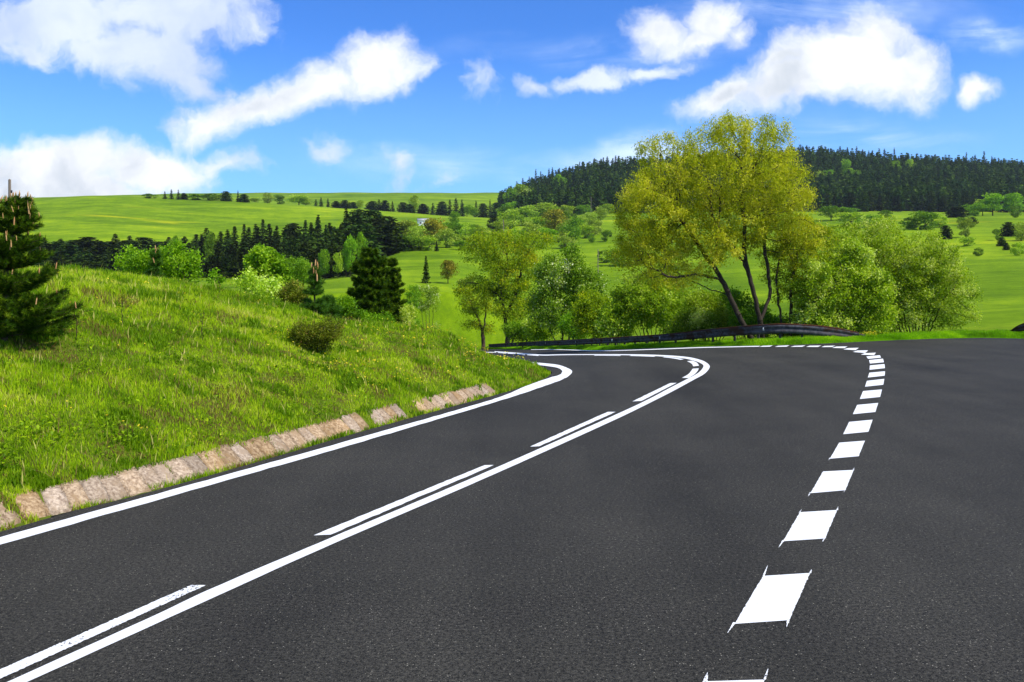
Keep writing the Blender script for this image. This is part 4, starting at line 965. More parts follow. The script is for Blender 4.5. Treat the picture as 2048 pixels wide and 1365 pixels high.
# ------------------------------------------------------------------ pines
def pine(name, label, D, px, top, halfw, seed, mat='needle', whorls=10, per=6, nl=.07, nw=.004, dens=1.0, candles=0, base=None, bend=0.0, pw=.62, cl=.05):
    g = np.random.default_rng(seed); b = spot(px, D); Ht = P3(px, top, D)[2] - b[2]; Rw = halfw / F * D
    root = empty(name, tuple(b), label, 'pine'); V = []; Fq = []; T = []; nv = 0
    P = [np.array([0, 0, -.1])]; par = [-1]; ntr = 24
    for k in range(1, ntr + 1):
        t = k / ntr; P.append(np.array([bend * t * t + .015 * np.sin(t * 9), .01 * np.cos(t * 7), Ht * .97 * t])); par.append(k - 1)
    tr = list(range(1, ntr + 1)); tips = []; segs = []
    for w in range(whorls * 2):
        t = .03 + .92 * (w / (2 * whorls - 1)) ** .9 + g.uniform(-.02, .02); t = min(max(t, .02), .97)
        z = t * Ht * .97; j = max(1, min(ntr, int(round(t * ntr)))); n = max(3, per - (2 if w % 2 else 0))
        r = (Rw * (1 - t) ** pw + .06 * Rw) * g.uniform(.82, 1.1)
        for q in range(n):
            a = 2 * np.pi * (q + g.uniform(-.3, .3)) / n + w * 2.4; L = r * g.uniform(.5, 1.12); up = .42 + .62 * t + g.uniform(-.14, .2)
            prev = j; pos = P[j].copy(); m = max(4, int(L / .09)); m = min(m, 14)
            d = np.array([math.cos(a), math.sin(a), -.05 + up * .35])
            for s in range(m):
                d2 = d + np.array([0, 0, up * (s / m) ** 1.5 * 1.0]) + g.normal(0, .05, 3); d2 /= np.linalg.norm(d2); pos = pos + d2 * L / m; P.append(pos.copy()); par.append(prev); prev = len(P) - 1
                segs.append((par[prev], prev, s / m))
                if s >= m * .15 and s < m - 1 and g.random() < .95:
                    for sd in (-1, 1):
                        a2 = a + sd * g.uniform(.5, 1.0); LL = L * .48 * (1 - s / m) + .08 * Rw + .03; mm = 3; p2 = pos.copy(); pv = prev
                        for s2 in range(mm):
                            d3 = np.array([math.cos(a2), math.sin(a2), up * (.3 + .5 * s2 / mm)]); d3 /= np.linalg.norm(d3); p2 = p2 + d3 * LL / mm; P.append(p2.copy()); par.append(pv); pv = len(P) - 1; segs.append((par[pv], pv, .8))
                        tips.append(pv)
            tips.append(prev)
    tips.append(ntr); P = np.array(P); par = np.array(par)
    for k in range(ntr // 2, ntr): segs.append((k, k + 1, 1))
    branch_mesh('trunk', P + b, par, max(.012, Ht * .022), .004, M['bark'], root, b, 5)
    S = np.array([(a, c) for a, c, _ in segs]); A_, B_ = P[S[:, 0]], P[S[:, 1]]; ln = np.linalg.norm(B_ - A_, axis=1)
    tot = int(dens * ln.sum() * 420); k = g.choice(len(S), tot, p=ln / ln.sum()); f = g.random((tot, 1)); c = A_[k] * (1 - f) + B_[k] * f; ax = nrm(B_[k] - A_[k])
    d = nrm(nrm(np.cross(ax, g.normal(size=(tot, 3)))) * .85 + ax * .75); Ln = nl * g.uniform(.7, 1.2, (tot, 1)); s = nrm(np.cross(d, g.normal(size=(tot, 3)))) * nw * g.uniform(.7, 1.3, (tot, 1))
    Vn = np.stack([c - s, c + s, c + d * Ln], 1).reshape(-1, 3); i = np.arange(tot) * 3; br = g.normal(0, 1, len(S))
    tint = np.clip(.42 + .2 * br[k] + g.normal(0, .18, tot), 0, 1)
    mk('needles', Vn, [np.stack([i, i + 1, i + 2], 1)], M[mat], root, attrs={'tint': np.repeat(tint, 3)})
    if candles:
        tt = np.array(tips); hz = P[tt][:, 2]; tt = tt[np.argsort(-hz + g.normal(0, Ht * .42, len(tt)))][:candles]
        if ntr not in tt: tt = np.append(tt, ntr)
        for q in tt[:85]:
            Gc = Geo(); h = cl * g.uniform(.6, 1.3) * (1.6 if q == ntr else 1); c = P[q]; r = h * .09
            an = np.linspace(0, 2 * np.pi, 6)[:-1]; le = g.normal(0, .12, 2) * h
            lo = np.stack([r * np.cos(an), r * np.sin(an), np.zeros(5)], 1); md = lo + [le[0] * .5, le[1] * .5, h * .6]; tp = np.array([le[0], le[1], h])
            V_ = np.vstack([lo, md, tp]); Gc.add(V_, [[i_, (i_ + 1) % 5, 5 + (i_ + 1) % 5, 5 + i_] for i_ in range(5)], g.random())
            Gc.F.setdefault(3, []).append(np.array([[5 + i_, 5 + (i_ + 1) % 5, 10] for i_ in range(5)]))
            Gc.obj('candle', M['candle'], root, loc=tuple(c))
    return root
Dp = hitD(20, 688)
print('pine D', Dp, 'juniper D', Dj)
pine('pine_tree', 'dark young pine with pale orange candles cut by the left edge of the picture', Dp, 8, 388, 130, 71, whorls=14, per=6, nl=.075, nw=.0036, dens=1.6, candles=78, bend=.22, pw=.85, cl=.10)
pine('pine_tree', 'big dark bushy pine standing behind the crest of the bank', 36, 740, 492, 62, 72, whorls=13, per=7, nl=.13, nw=.010, dens=1.5, cl=.1)
pine('pine_tree', 'narrower dark pine leaning against the right side of the big bushy pine', 36.6, 783, 512, 38, 73, whorls=11, per=6, nl=.12, nw=.010, dens=1.5)
pine('pine_sapling', 'small young pine with orange candles on the crest of the bank', 26, 630, 530, 30, 74, mat='needle_young', whorls=5, per=5, nl=.12, nw=.006, dens=1.3, candles=9, cl=.22)
pine('pine_sapling', 'low spreading young pine right beside the candle-topped sapling', 27.6, 655, 592, 34, 75, mat='needle_young', whorls=5, per=6, nl=.12, nw=.007, dens=1.2)
pine('pine_sapling', 'thin reddish-topped young conifer inside the wide light green bush', 30, 310, 498, 24, 76, mat='needle_young', whorls=6, per=5, nl=.12, nw=.007, dens=1.0, candles=5, cl=.16)

# ------------------------------------------------------------------ conifers and broadleaved trees of the valley and hills (prototypes, then copies)
def conifer_mesh(seed, tiers, per, leaves, rad=.2, round_=0.0, L=.055, W=.028):
    g = np.random.default_rng(seed); C_ = []; D_ = []; T_ = []
    for k in range(tiers):
        t = .06 + .93 * (k + g.uniform(-.3, .3)) / tiers; t = min(max(t, .04), .995)
        prof = (1 - t) ** .8 * (1 - round_) + round_ * math.sqrt(max(0, 1 - ((t - .42) / .60) ** 2)) * .95
        tn = g.normal(0, .13)
        for q in range(per):
            a = g.uniform(0, 2 * np.pi); r = rad * prof * g.uniform(.6, 1.2) + .006
            for s in range(leaves):
                f = (s + .6 + g.uniform(-.3, .3)) / leaves; rr = r * f; C_.append((rr * math.cos(a), rr * math.sin(a), t - .18 * rr * f + (1 - f) * .01)); D_.append((math.cos(a), math.sin(a), -.35)); T_.append(.45 + tn + g.normal(0, .14))
    C_ = np.array(C_); D_ = np.array(D_); n = len(C_); rn = .35 + .45 * (round_ > 0); d = nrm(D_ + g.normal(0, rn, (n, 3))); ref = nrm(g.normal(0, .45 + 1.2 * (round_ > 0), (n, 3)) + [0, 0, 1]); s = nrm(np.cross(d, ref))
    sc_ = (.55 + .6 * (1 - C_[:, 2:3])); V = np.stack([C_ - d * L * sc_ * .5, C_ + s * W * sc_, C_ + d * L * sc_ * .8, C_ - s * W * sc_], 1).reshape(-1, 3); i = np.arange(n) * 4
    return V, np.stack([i, i + 1, i + 2, i + 3], 1), np.repeat(np.clip(T_, 0, 1), 4)
def broad_mesh(seed, lobes, per, L=.05, W=.035, rx=.42, z0=.18, squash=1.0):
    g = np.random.default_rng(seed); V = []; Cn = []; T = []; O_ = []
    for k in range(lobes):
        a = g.uniform(0, 2 * np.pi); q = g.random() ** .5; h = g.uniform(-1, 1); rr = math.sqrt(max(0, 1 - h * h)) * q
        c = np.array([rr * math.cos(a) * rx * .72, rr * math.sin(a) * rx * .72, (z0 + 1) / 2 + h * (1 - z0) * .5 * .72]); r = g.uniform(.12, .22) * (1 if rx > .3 else .8)
        d = nrm(g.normal(size=(per, 3))); p = c + d * r * (g.uniform(.55, 1.08, (per, 1))) * [1.1, 1.1, .8]; Cn.append(p); O_.append(d * 1.0); T.append(np.full(per, .5 + g.normal(0, .16)) + g.normal(0, .13, per))
    Cn = np.concatenate(Cn); O_ = np.concatenate(O_); T = np.clip(np.concatenate(T), 0, 1); Cn[:, 2] = np.maximum(Cn[:, 2], .01)
    return leaf_geo(Cn, L, W, g, .2, T, O_ * .6, .3)
def trunk_geo(h, r, seed=0, forks=0):
    G_ = Geo(); g = np.random.default_rng(seed)
    def cone(a, b, r0, r1, k=6):
        a, b = np.array(a, float), np.array(b, float); d = nrm(b - a); s = nrm(np.cross(d, [.3, .9, .1])); t = np.cross(d, s); th = np.linspace(0, 2 * np.pi, k + 1)[:-1]
        A_ = a + r0 * (np.cos(th)[:, None] * s + np.sin(th)[:, None] * t); B_ = b + r1 * (np.cos(th)[:, None] * s + np.sin(th)[:, None] * t)
        G_.add(np.vstack([A_, B_]), [[i, (i + 1) % k, k + (i + 1) % k, k + i] for i in range(k)])
    cone((0, 0, -.02), (0, 0, h), r, r * .45)
    for q in range(forks):
        a = g.uniform(0, 6.28); cone((0, 0, h * g.uniform(.5, .95)), (math.cos(a) * .22, math.sin(a) * .22, h + g.uniform(.15, .3)), r * .5, r * .15, 5)
    return G_
PR = {}
def proto(key, name, V, Fq, T, mat, th, tr, forks=0, bark='bark_dark'):
    g = trunk_geo(th, tr, hash(key) % 97 if False else len(PR), forks)
    me_c = mk('crown', V, [Fq], M[mat], attrs={'tint': T}); me_t = g.obj('trunk', M[bark])
    PR[key] = (name, me_t.data, me_c.data)
    for o in (me_c, me_t): bpy.data.objects.remove(o)
for k in range(5): V, Fq, T = conifer_mesh(100 + k, 34, 9, 3, .17 + .02 * (k % 3)); proto('sp%d' % k, 'spruce_tree', V, Fq, T, 'spruce', .9, .014)
for k in range(3): V, Fq, T = conifer_mesh(120 + k, 30, 14, 3, .26, .7, .065, .035); proto('rp%d' % k, 'pine_tree', V, Fq, T, 'spruce', .7, .018)
for k in range(3): V, Fq, T = conifer_mesh(130 + k, 26, 8, 3, .16); proto('fs%d' % k, 'spruce_tree', V, Fq, T, 'spruce_blue', .9, .012)
for k in range(3):
    for mt in ('bright', 'pale', 'deep', 'shrub', 'rusty'):
        V, Fq, T = broad_mesh(150 + k, 20, 110, .055, .04); proto('b_%s%d' % (mt, k), 'broadleaf_tree', V, Fq, T, mt, .5, .022, 4)
for k in range(3):
    for mt in ('bright', 'pale', 'deep', 'shrub'):
        V, Fq, T = broad_mesh(170 + k, 18, 100, .07, .05, .62, -.05); proto('h_%s%d' % (mt, k), 'bush', V, Fq, T, mt, .3, .03, 4)
rnd = random.Random(77)
def put(key, px, D, top, label, cat, width=None, group=None, name=None, shrink=None):
    nm, tm, cm = PR[key]; x = (px - 1024) / F * D; z = T1(x, D); h = P3(px, top, D)[2] - z if shrink is None else shrink
    if key[0] == 'h': h *= 1.40; width = width * 1.38
    elif key[0] == 'b': width = width * 1.15; h *= 1.04
    h = max(h, .6); r = empty(name or nm, (x, D, z - .02 * h), label, cat, group)
    wx = 1.0 if width is None else (width / F * D) / (h * (.40 if 'p' == key[1] or key[0] == 'f' else (.84 if key[0] == 'b' else 1.24)))
    sx, sz = h * wx, h; rz = rnd.uniform(0, 6.28)
    for n_, m_ in (('trunk', tm), ('crown', cm)):
        o = bpy.data.objects.new(n_, m_); C.objects.link(o); o.parent = r; o.scale = (sx, sx, sz); o.rotation_euler = (0, 0, rz)
    return r
# dark wood below the hillside field
top_x = [60, 95, 150, 200, 250, 300, 350, 400, 430, 480, 530, 570, 620, 650, 700, 740, 790, 805]
top_y = [478, 468, 470, 468, 462, 470, 476, 456, 448, 440, 428, 438, 418, 424, 414, 402, 408, 425]
LJ = 'dark conifer packed in the wood below the smooth green hillside field'
cnt = 0
for row_i, D in enumerate(np.linspace(186, 288, 10)):
    px = 84 + rnd.uniform(0, 12)
    while px < 800:
        skip = (px > 700 and D < 215) or (px > 740 and D < 232)
        if not skip and cnt < 232:
            sky_r = np.interp(px, top_x, top_y); dd = (288 - D) / 92
            top = sky_r + dd * 62 + rnd.choice([0, 4, 8, 14, 22]) * (1 if row_i < 9 else .7) + rnd.uniform(-9, 6)
            key = rnd.choice(['sp0', 'sp1', 'sp2', 'sp3', 'sp4', 'rp0']) if px > 380 and px < 690 else rnd.choice(['rp0', 'rp1', 'rp2', 'sp1', 'sp4', 'sp0'])
            put(key, px, D + rnd.uniform(-4, 4), top, LJ, 'conifer', rnd.uniform(34, 46) * (1.35 if key[0] == 'r' else 1) * (1.2 if px > 690 else 1) , 'conifers of the dark wood below the hillside field'); cnt += 1
        px += rnd.uniform(22, 34)
print('wood', cnt)
for px, D, top, w, k, lab in [(700, 176, 470, 26, 'b_bright0', 'light green tree on the front edge of the dark conifer wood'), (722, 182, 462, 22, 'b_bright1', 'pointed light green tree at the right corner of the dark wood'),
                              (650, 176, 498, 24, 'b_bright2', 'pale green tree standing in the shade of the dark wood'), (676, 174, 505, 20, 'b_shrub0', 'small leafy tree between dark trunks at the wood edge'),
                              (692, 178, 498, 24, 'b_bright0', 'yellow-green tree right of the small leafy tree at the wood edge'), (420, 230, 462, 22, 'b_deep0', 'mid green tree among the dark conifers, left part of the wood'),
                              (350, 250, 470, 20, 'b_bright1', 'yellow-green tree top showing in the low middle of the dark wood')]:
    put(k, px, D, top, lab, 'tree', w)
# crests and rows of the far hills
far = [
 (330, 552, 382, 12, 'fs0', 'small spruce left in the tiny crest group on the left skyline'), (343, 555, 378, 13, 'fs1', 'tallest spruce of the tiny crest group on the left skyline'), (357, 553, 379, 12, 'fs2', 'second tall spruce of the tiny crest group on the left skyline'),
 (368, 556, 386, 14, 'rp0', 'low rounded conifer ending the tiny crest group on the left skyline'), (452, 556, 382, 22, 'rp1', 'broad dark tree on the skyline over the green field'), (476, 556, 380, 10, 'fs0', 'pointed spruce right of the broad dark skyline tree'),
 (488, 556, 388, 22, 'rp2', 'low dark conifer at the right end of the skyline group'), (395, 556, 391, 40, 'h_deep0', 'long low dark hedge between the two skyline groups'), (425, 556, 391, 34, 'h_deep1', 'low hedge clump left of the broad dark skyline tree'), (300, 552, 390, 26, 'h_deep2', 'lowest bush at the left of the skyline hedge')]
for px, D, top, w, k, lab in far: put(k, px, D, top, lab, 'bush' if k[0] == 'h' else 'conifer', w)
row = [(510, 398, 26, 'h_pale0'), (535, 391, 24, 'h_pale1'), (560, 394, 24, 'h_deep0'), (598, 390, 42, 'b_shrub0'), (612, 396, 26, 'b_pale1'), (632, 398, 12, 'fs1'), (642, 394, 14, 'fs0'), (656, 396, 12, 'fs2'), (672, 402, 18, 'rp0'), (690, 400, 22, 'rp1'), (706, 404, 20, 'rp2'), (720, 400, 18, 'b_shrub1'),
       (745, 402, 26, 'rp0'), (758, 398, 20, 'fs0'), (770, 400, 20, 'rp1'), (785, 402, 14, 'fs1'), (806, 404, 22, 'rp2'), (830, 391, 22, 'b_shrub2'), (820, 408, 22, 'rp0'), (846, 407, 24, 'rp1'), (866, 405, 18, 'fs2'), (884, 402, 24, 'rp2'), (900, 398, 22, 'fs0'), (912, 395, 26, 'fs1'), (924, 398, 20, 'fs2'), (934, 410, 26, 'b_bright0'),
       (952, 400, 16, 'fs0'), (948, 415, 22, 'b_bright1'), (966, 406, 22, 'rp0'), (980, 398, 14, 'fs1'), (992, 404, 22, 'rp1')]
for i, (px, top, w, k) in enumerate(row):
    put(k, px, 600 + rnd.uniform(-12, 20), top, 'small tree in the row between the hillside field and the far green plateau', 'tree', w, 'trees in the row below the far plateau')
# the knolls and hedges between: (column, base row, top row, width, kind, label)
def Dbase(px, row, lo=60, hi=1000):
    Ds = np.geomspace(lo, hi, 1500); x = (px - 1024) / F * Ds; z = terrain(x, Ds); rr = HZ - (z - H) / Ds * F
    k = np.where(rr <= row)[0]; return float(Ds[k[0]]) if len(k) else float(Ds[np.argmin(np.abs(rr - row))])
items = [
 (812, 482, 440, 46, 'b_pale0', 'pale spreading tree left of the tiny white house'), (868, 490, 436, 50, 'b_rusty0', 'brownish green tree just right of the tiny white house'), (790, 487, 463, 26, 'h_bright0', 'small bright bush at the edge of the dark wood, left of the pale spreading tree'),
 (815, 503, 478, 48, 'h_deep0', 'dark green bush below the pale spreading tree'), (858, 502, 478, 34, 'h_shrub0', 'green bush below the brownish tree'), (873, 503, 482, 14, 'sp0', 'small dark spruce at the foot of the brownish tree'), (840, 486, 458, 50, 'h_pale1', 'pale bush in the hedge below the tiny white house'), (892, 496, 466, 42, 'h_pale2', 'light round bush in the hedge right of the brownish tree'),
 (909, 453, 422, 24, 'b_deep1', 'single olive tree on the meadow slope left of the dark round conifer'), (987, 462, 430, 24, 'rp2', 'dark round conifer alone on the light green slope'), (903, 471, 450, 50, 'h_deep2', 'dark hedge bush on the slope, left part'), (932, 471, 452, 40, 'h_shrub1', 'middle bush of the hedge on the slope'), (953, 469, 454, 30, 'h_deep1', 'small bush closing the hedge on the slope'),
 (913, 492, 473, 44, 'h_shrub2', 'bush below the dark hedge on the slope'), (921, 501, 485, 28, 'h_deep0', 'little dark bush under the hedge on the slope'), (945, 494, 476, 36, 'h_pale0', 'pale bush at the right end below the slope hedge'),
 (1035, 432, 402, 50, 'b_bright1', 'rounded light green tree at the foot of the wooded hill'), (1012, 438, 412, 38, 'b_deep2', 'dark green tree left of the rounded light tree under the hill'), (1064, 428, 404, 26, 'b_pale1', 'greyish tree right of the rounded light tree under the hill'), (1045, 452, 420, 62, 'h_pale0', 'wide pale green bush mass below the wooded hill'),
 (1088, 446, 406, 62, 'b_pale2', 'large pale rounded tree under the wooded hill'), (1110, 470, 418, 56, 'b_rusty1', 'rust-tinged spreading tree in front of the large pale rounded tree'), (1078, 466, 440, 54, 'h_shrub0', 'green bush at the foot of the rust-tinged tree'), (1020, 458, 430, 50, 'h_shrub2', 'green bush left below the wide pale bush mass'), (1058, 476, 450, 50, 'h_pale1', 'pale bush in front of the rust-tinged tree'), (1135, 462, 434, 40, 'h_deep1', 'dark bush right of the rust-tinged tree'),
 (1158, 452, 430, 36, 'b_pale0', 'pale round tree right of the rust-tinged tree'), (1180, 450, 424, 36, 'b_pale1', 'pale round tree higher on the slope near the great willow'), (1200, 448, 416, 30, 'b_pale2', 'small pale tree touching the great willow crown'), (1148, 480, 445, 44, 'h_bright1', 'bright bush below the pale round trees'), (1176, 477, 455, 34, 'h_shrub0', 'round bush right of the bright bush below the pale trees'), (1183, 486, 472, 14, 'h_deep1', 'tiny dark bush on the open slope'),
 (1212, 484, 466, 24, 'h_deep2', 'grey-green bush on the slope beside the great willow'), (1221, 474, 461, 8, 'sp1', 'thin little spruce on the slope beside the great willow'), (1146, 494, 485, 7, 'sp2', 'tiniest spruce on the slope above the wooden post'), (1168, 436, 410, 34, 'b_deep0', 'dark tree against the wooded hill right of the large pale tree'), (1132, 434, 410, 34, 'b_shrub1', 'mid green tree against the wooded hill'), (1212, 434, 408, 36, 'b_shrub2', 'green tree against the wooded hill beside the great willow'),
 (1238, 532, 500, 56, 'h_shrub1', 'yellowish bush on the slope right of the wooden post'), (1212, 526, 506, 36, 'h_deep0', 'green bush beside the wooden post'), (1275, 530, 508, 44, 'h_shrub2', 'bush half hidden by the great willow on the slope'), (1130, 498, 478, 40, 'h_pale2', 'pale bush on the open slope above the blossoming tree'),
 (852, 567, 510, 24, 'sp3', 'slender dark spruce standing alone in the valley meadow'), (896, 568, 520, 34, 'b_rusty2', 'almost leafless pale brown tree in the valley meadow'), (935, 590, 560, 44, 'h_pale0', 'pale bush in the valley beyond the yellow-green willow'),
 (1852, 460, 430, 56, 'h_deep0', 'dark green round bush on the right hillside meadow'), (1822, 459, 440, 40, 'h_deep1', 'dark bush left of the round bush on the right meadow'), (1878, 456, 436, 32, 'h_shrub1', 'bush right of the round bush on the right meadow'), (1891, 479, 450, 22, 'rp0', 'dark conifer behind the widest bush on the right meadow'), (1932, 476, 445, 30, 'h_pale2', 'greyish round tree alone on the right meadow'),
 (1922, 452, 438, 18, 'h_deep0', 'small dark bush above the greyish tree'), (1944, 448, 434, 18, 'rp1', 'low dark conifer above the greyish tree'), (1935, 493, 478, 34, 'h_shrub0', 'low olive bush on the right meadow below the greyish tree'), (1957, 513, 500, 18, 'h_deep1', 'tiny dark bush lowest on the right meadow'), (2016, 473, 443, 26, 'rp2', 'dark round conifer on the far right meadow'),
 (1993, 481, 463, 16, 'h_deep2', 'small bush left of the far right conifer'), (2003, 493, 474, 16, 'rp0', 'small dark conifer below the far right round conifer'), (2012, 501, 485, 12, 'rp1', 'tiny dark conifer beside the small one on the far right'), (2037, 512, 492, 26, 'h_shrub1', 'bush at the right edge of the meadow'), (2042, 482, 454, 32, 'h_pale1', 'loose bush cut by the right edge on the meadow'),
 (1950, 433, 412, 40, 'h_bright2', 'bright low bush under the right forest edge'), (1985, 432, 386, 44, 'b_bright0', 'tall bright green tree under the right forest edge'), (1965, 432, 398, 34, 'b_shrub0', 'smaller bright tree left of the tall one at the forest edge'), (2026, 430, 386, 48, 'b_bright1', 'broad bright green tree at the right end of the forest edge'), (2030, 436, 416, 20, 'h_deep1', 'dark bush at the foot of the broad bright tree'),
 (1770, 436, 424, 24, 'h_deep2', 'little bush on the meadow crest above the widest bush'), (1690, 440, 414, 44, 'b_deep1', 'dark tree at the forest foot right of the great willow'), (1662, 442, 412, 44, 'b_deep2', 'dark green tree showing right of the great willow crown'), (1912, 436, 414, 40, 'rp2', 'dark conifer clump at the forest foot'),
 (1000, 470, 448, 44, 'h_pale2', 'pale bush below the dark round conifer on the slope'), (1030, 492, 466, 56, 'h_shrub1', 'broad green bush just above the yellow-green willow crown'), (1098, 486, 462, 44, 'h_bright0', 'bright bush under the rust-tinged spreading tree'), (1125, 476, 452, 34, 'h_pale0', 'pale bush beside the trunk of the rust-tinged tree'), (1190, 470, 446, 34, 'h_pale1', 'pale bush below the small pale tree near the great willow'),
 (965, 476, 460, 34, 'h_shrub2', 'green bush between the slope hedge and the yellow-green willow'), (885, 482, 466, 30, 'h_deep1', 'dark bush under the single olive tree'), (842, 500, 484, 40, 'h_deep2', 'dark hedge bush between the two trees below the tiny white house'), (1140, 520, 500, 40, 'h_bright2', 'bright bush on the slope right above the blossoming tree'), (1160, 470, 452, 30, 'h_bright1', 'bright small bush between the pale round trees'),
 (985, 500, 484, 36, 'h_deep0', 'dark bush half behind the yellow-green willow'), (1700, 452, 430, 60, 'h_shrub0', 'green bush at the left end of the right meadow behind the widest bush'), (1740, 455, 436, 50, 'h_bright1', 'bright bush on the right meadow just behind the widest bush'),
]
for px, base, top, w, k, lab in items:
    put(k, px, Dbase(px, base), top, lab, 'bush' if k[0] == 'h' else ('conifer' if k[1] == 'p' else 'tree'), w)
# the wooded hill on the right: 70 largest trees as individuals, the rest one forest
def in_right_forest(px, D):
    lo = 1000 + (0 if D > 700 else (700 - D) * .35)
    return px > lo and not (px > 1250 and px < 1640 and D < 560)
LR = 'dark spruce on the lower front edge of the wooded hill at right'
LS = 'spruce rising above the skyline of the wooded hill at right'
c2 = 0
for px in np.arange(1655, 2110, 14.5):
    put(rnd.choice(['sp0', 'sp2', 'rp0', 'rp1', 'sp4']), px + rnd.uniform(-4, 4), 560 + rnd.uniform(-8, 14), 428 - rnd.uniform(34, 50), LR, 'conifer', rnd.uniform(15, 22), 'spruces along the front edge of the wooded hill'); c2 += 1
sky_x = [1000, 1010, 1050, 1100, 1150, 1200, 1250, 1600, 1700, 1780, 1800, 1840, 1900, 1950, 2000, 2048, 2150]
sky_y = [388, 374, 351, 336, 326, 316, 306, 294, 292, 296, 303, 318, 322, 311, 314, 322, 330]
for px in list(np.arange(1012, 1250, 12)) + list(np.arange(1590, 2080, 15)):
    t = np.interp(px, sky_x, sky_y) + rnd.uniform(-3, 6) - (9 if rnd.random() < .12 else 0)
    put(rnd.choice(['fs0', 'fs1', 'fs2']), px + rnd.uniform(-4, 4), 880 + rnd.uniform(-14, 14), t, LS, 'conifer', rnd.uniform(14, 21), 'spruces along the skyline of the wooded hill'); c2 += 1
print('right individuals', c2)
def forest():
    g = np.random.default_rng(9); pv = []
    for k in range(4): pv.append(conifer_mesh(300 + k, 14, 6, 2, .17 + .015 * k, .25 * (k == 3), .10, .055))
    Vs = []; Fs = []; Ts = []; n0 = 0; D = 566.0
    while D < 905:
        px = 1000 + g.uniform(0, 8)
        while px < 2230:
            if in_right_forest(px, D):
                x = (px - 1024) / F * D; h = g.uniform(12, 19.5); V, Fq, T = pv[g.integers(4)]; a = g.uniform(0, 6.28); ca, sa = math.cos(a), math.sin(a); w = h * g.uniform(.85, 1.35)
                z = 0
                Vs.append((x, D, h, w, ca, sa, V, T, g.normal(0, .16))); 
            px += g.uniform(4.6, 7.4) * F / (D * 1.0) * 1.05 / 1.0 * .95
        D += 8.2
    X = np.array([v[0] for v in Vs]); Y = np.array([v[1] for v in Vs]); Y = Y + g.uniform(-4, 4, len(Y)); Z = terrain(X, Y); out = []; Tt = []; FF = []
    for i, (x, d, h, w, ca, sa, V, T, tn) in enumerate(Vs):
        q = np.empty_like(V); q[:, 0] = (V[:, 0] * ca - V[:, 1] * sa) * w + X[i]; q[:, 1] = (V[:, 0] * sa + V[:, 1] * ca) * w + Y[i]; q[:, 2] = V[:, 2] * h + Z[i] - .3; out.append(q); Tt.append(np.clip(T + tn * 1.6, 0, 1)); n = len(V) // 4; b = n0 + np.arange(n) * 4; FF.append(np.stack([b, b + 1, b + 2, b + 3], 1)); n0 += len(V)
    print('forest trees', len(Vs))
    o = mk('forest', np.concatenate(out), [np.concatenate(FF)], M['spruce'], attrs={'tint': np.concatenate(Tt)}); tag(o, 'dense dark spruce forest covering the hill at right', kind='stuff')
forest()
for px, D, top, w, k, lab in [(1692, 760, 318, 22, 'b_bright0', 'bright green tree alone in the dark forest, upper part'), (1700, 745, 336, 36, 'b_bright1', 'bright green tree below the upper bright one in the forest'), (1660, 740, 340, 30, 'b_bright2', 'bright green tree left in the forest clearing line'), (1640, 735, 342, 24, 'b_shrub0', 'light tree beside the great willow crown within the forest'),
                              (1790, 800, 322, 22, 'b_bright0', 'light green tree near the forest skyline dip'), (1820, 810, 318, 20, 'b_shrub1', 'small light tree just under the forest skyline dip'), (1118, 780, 348, 26, 'b_bright1', 'light green tree in the left part of the hill forest'), (1042, 700, 368, 44, 'b_shrub2', 'large mid green tree at the left foot of the hill forest'), (1020, 690, 376, 30, 'b_bright2', 'light tree where the hill forest meets the green plateau')]:
    put(k, px, D, top, lab, 'tree', w)

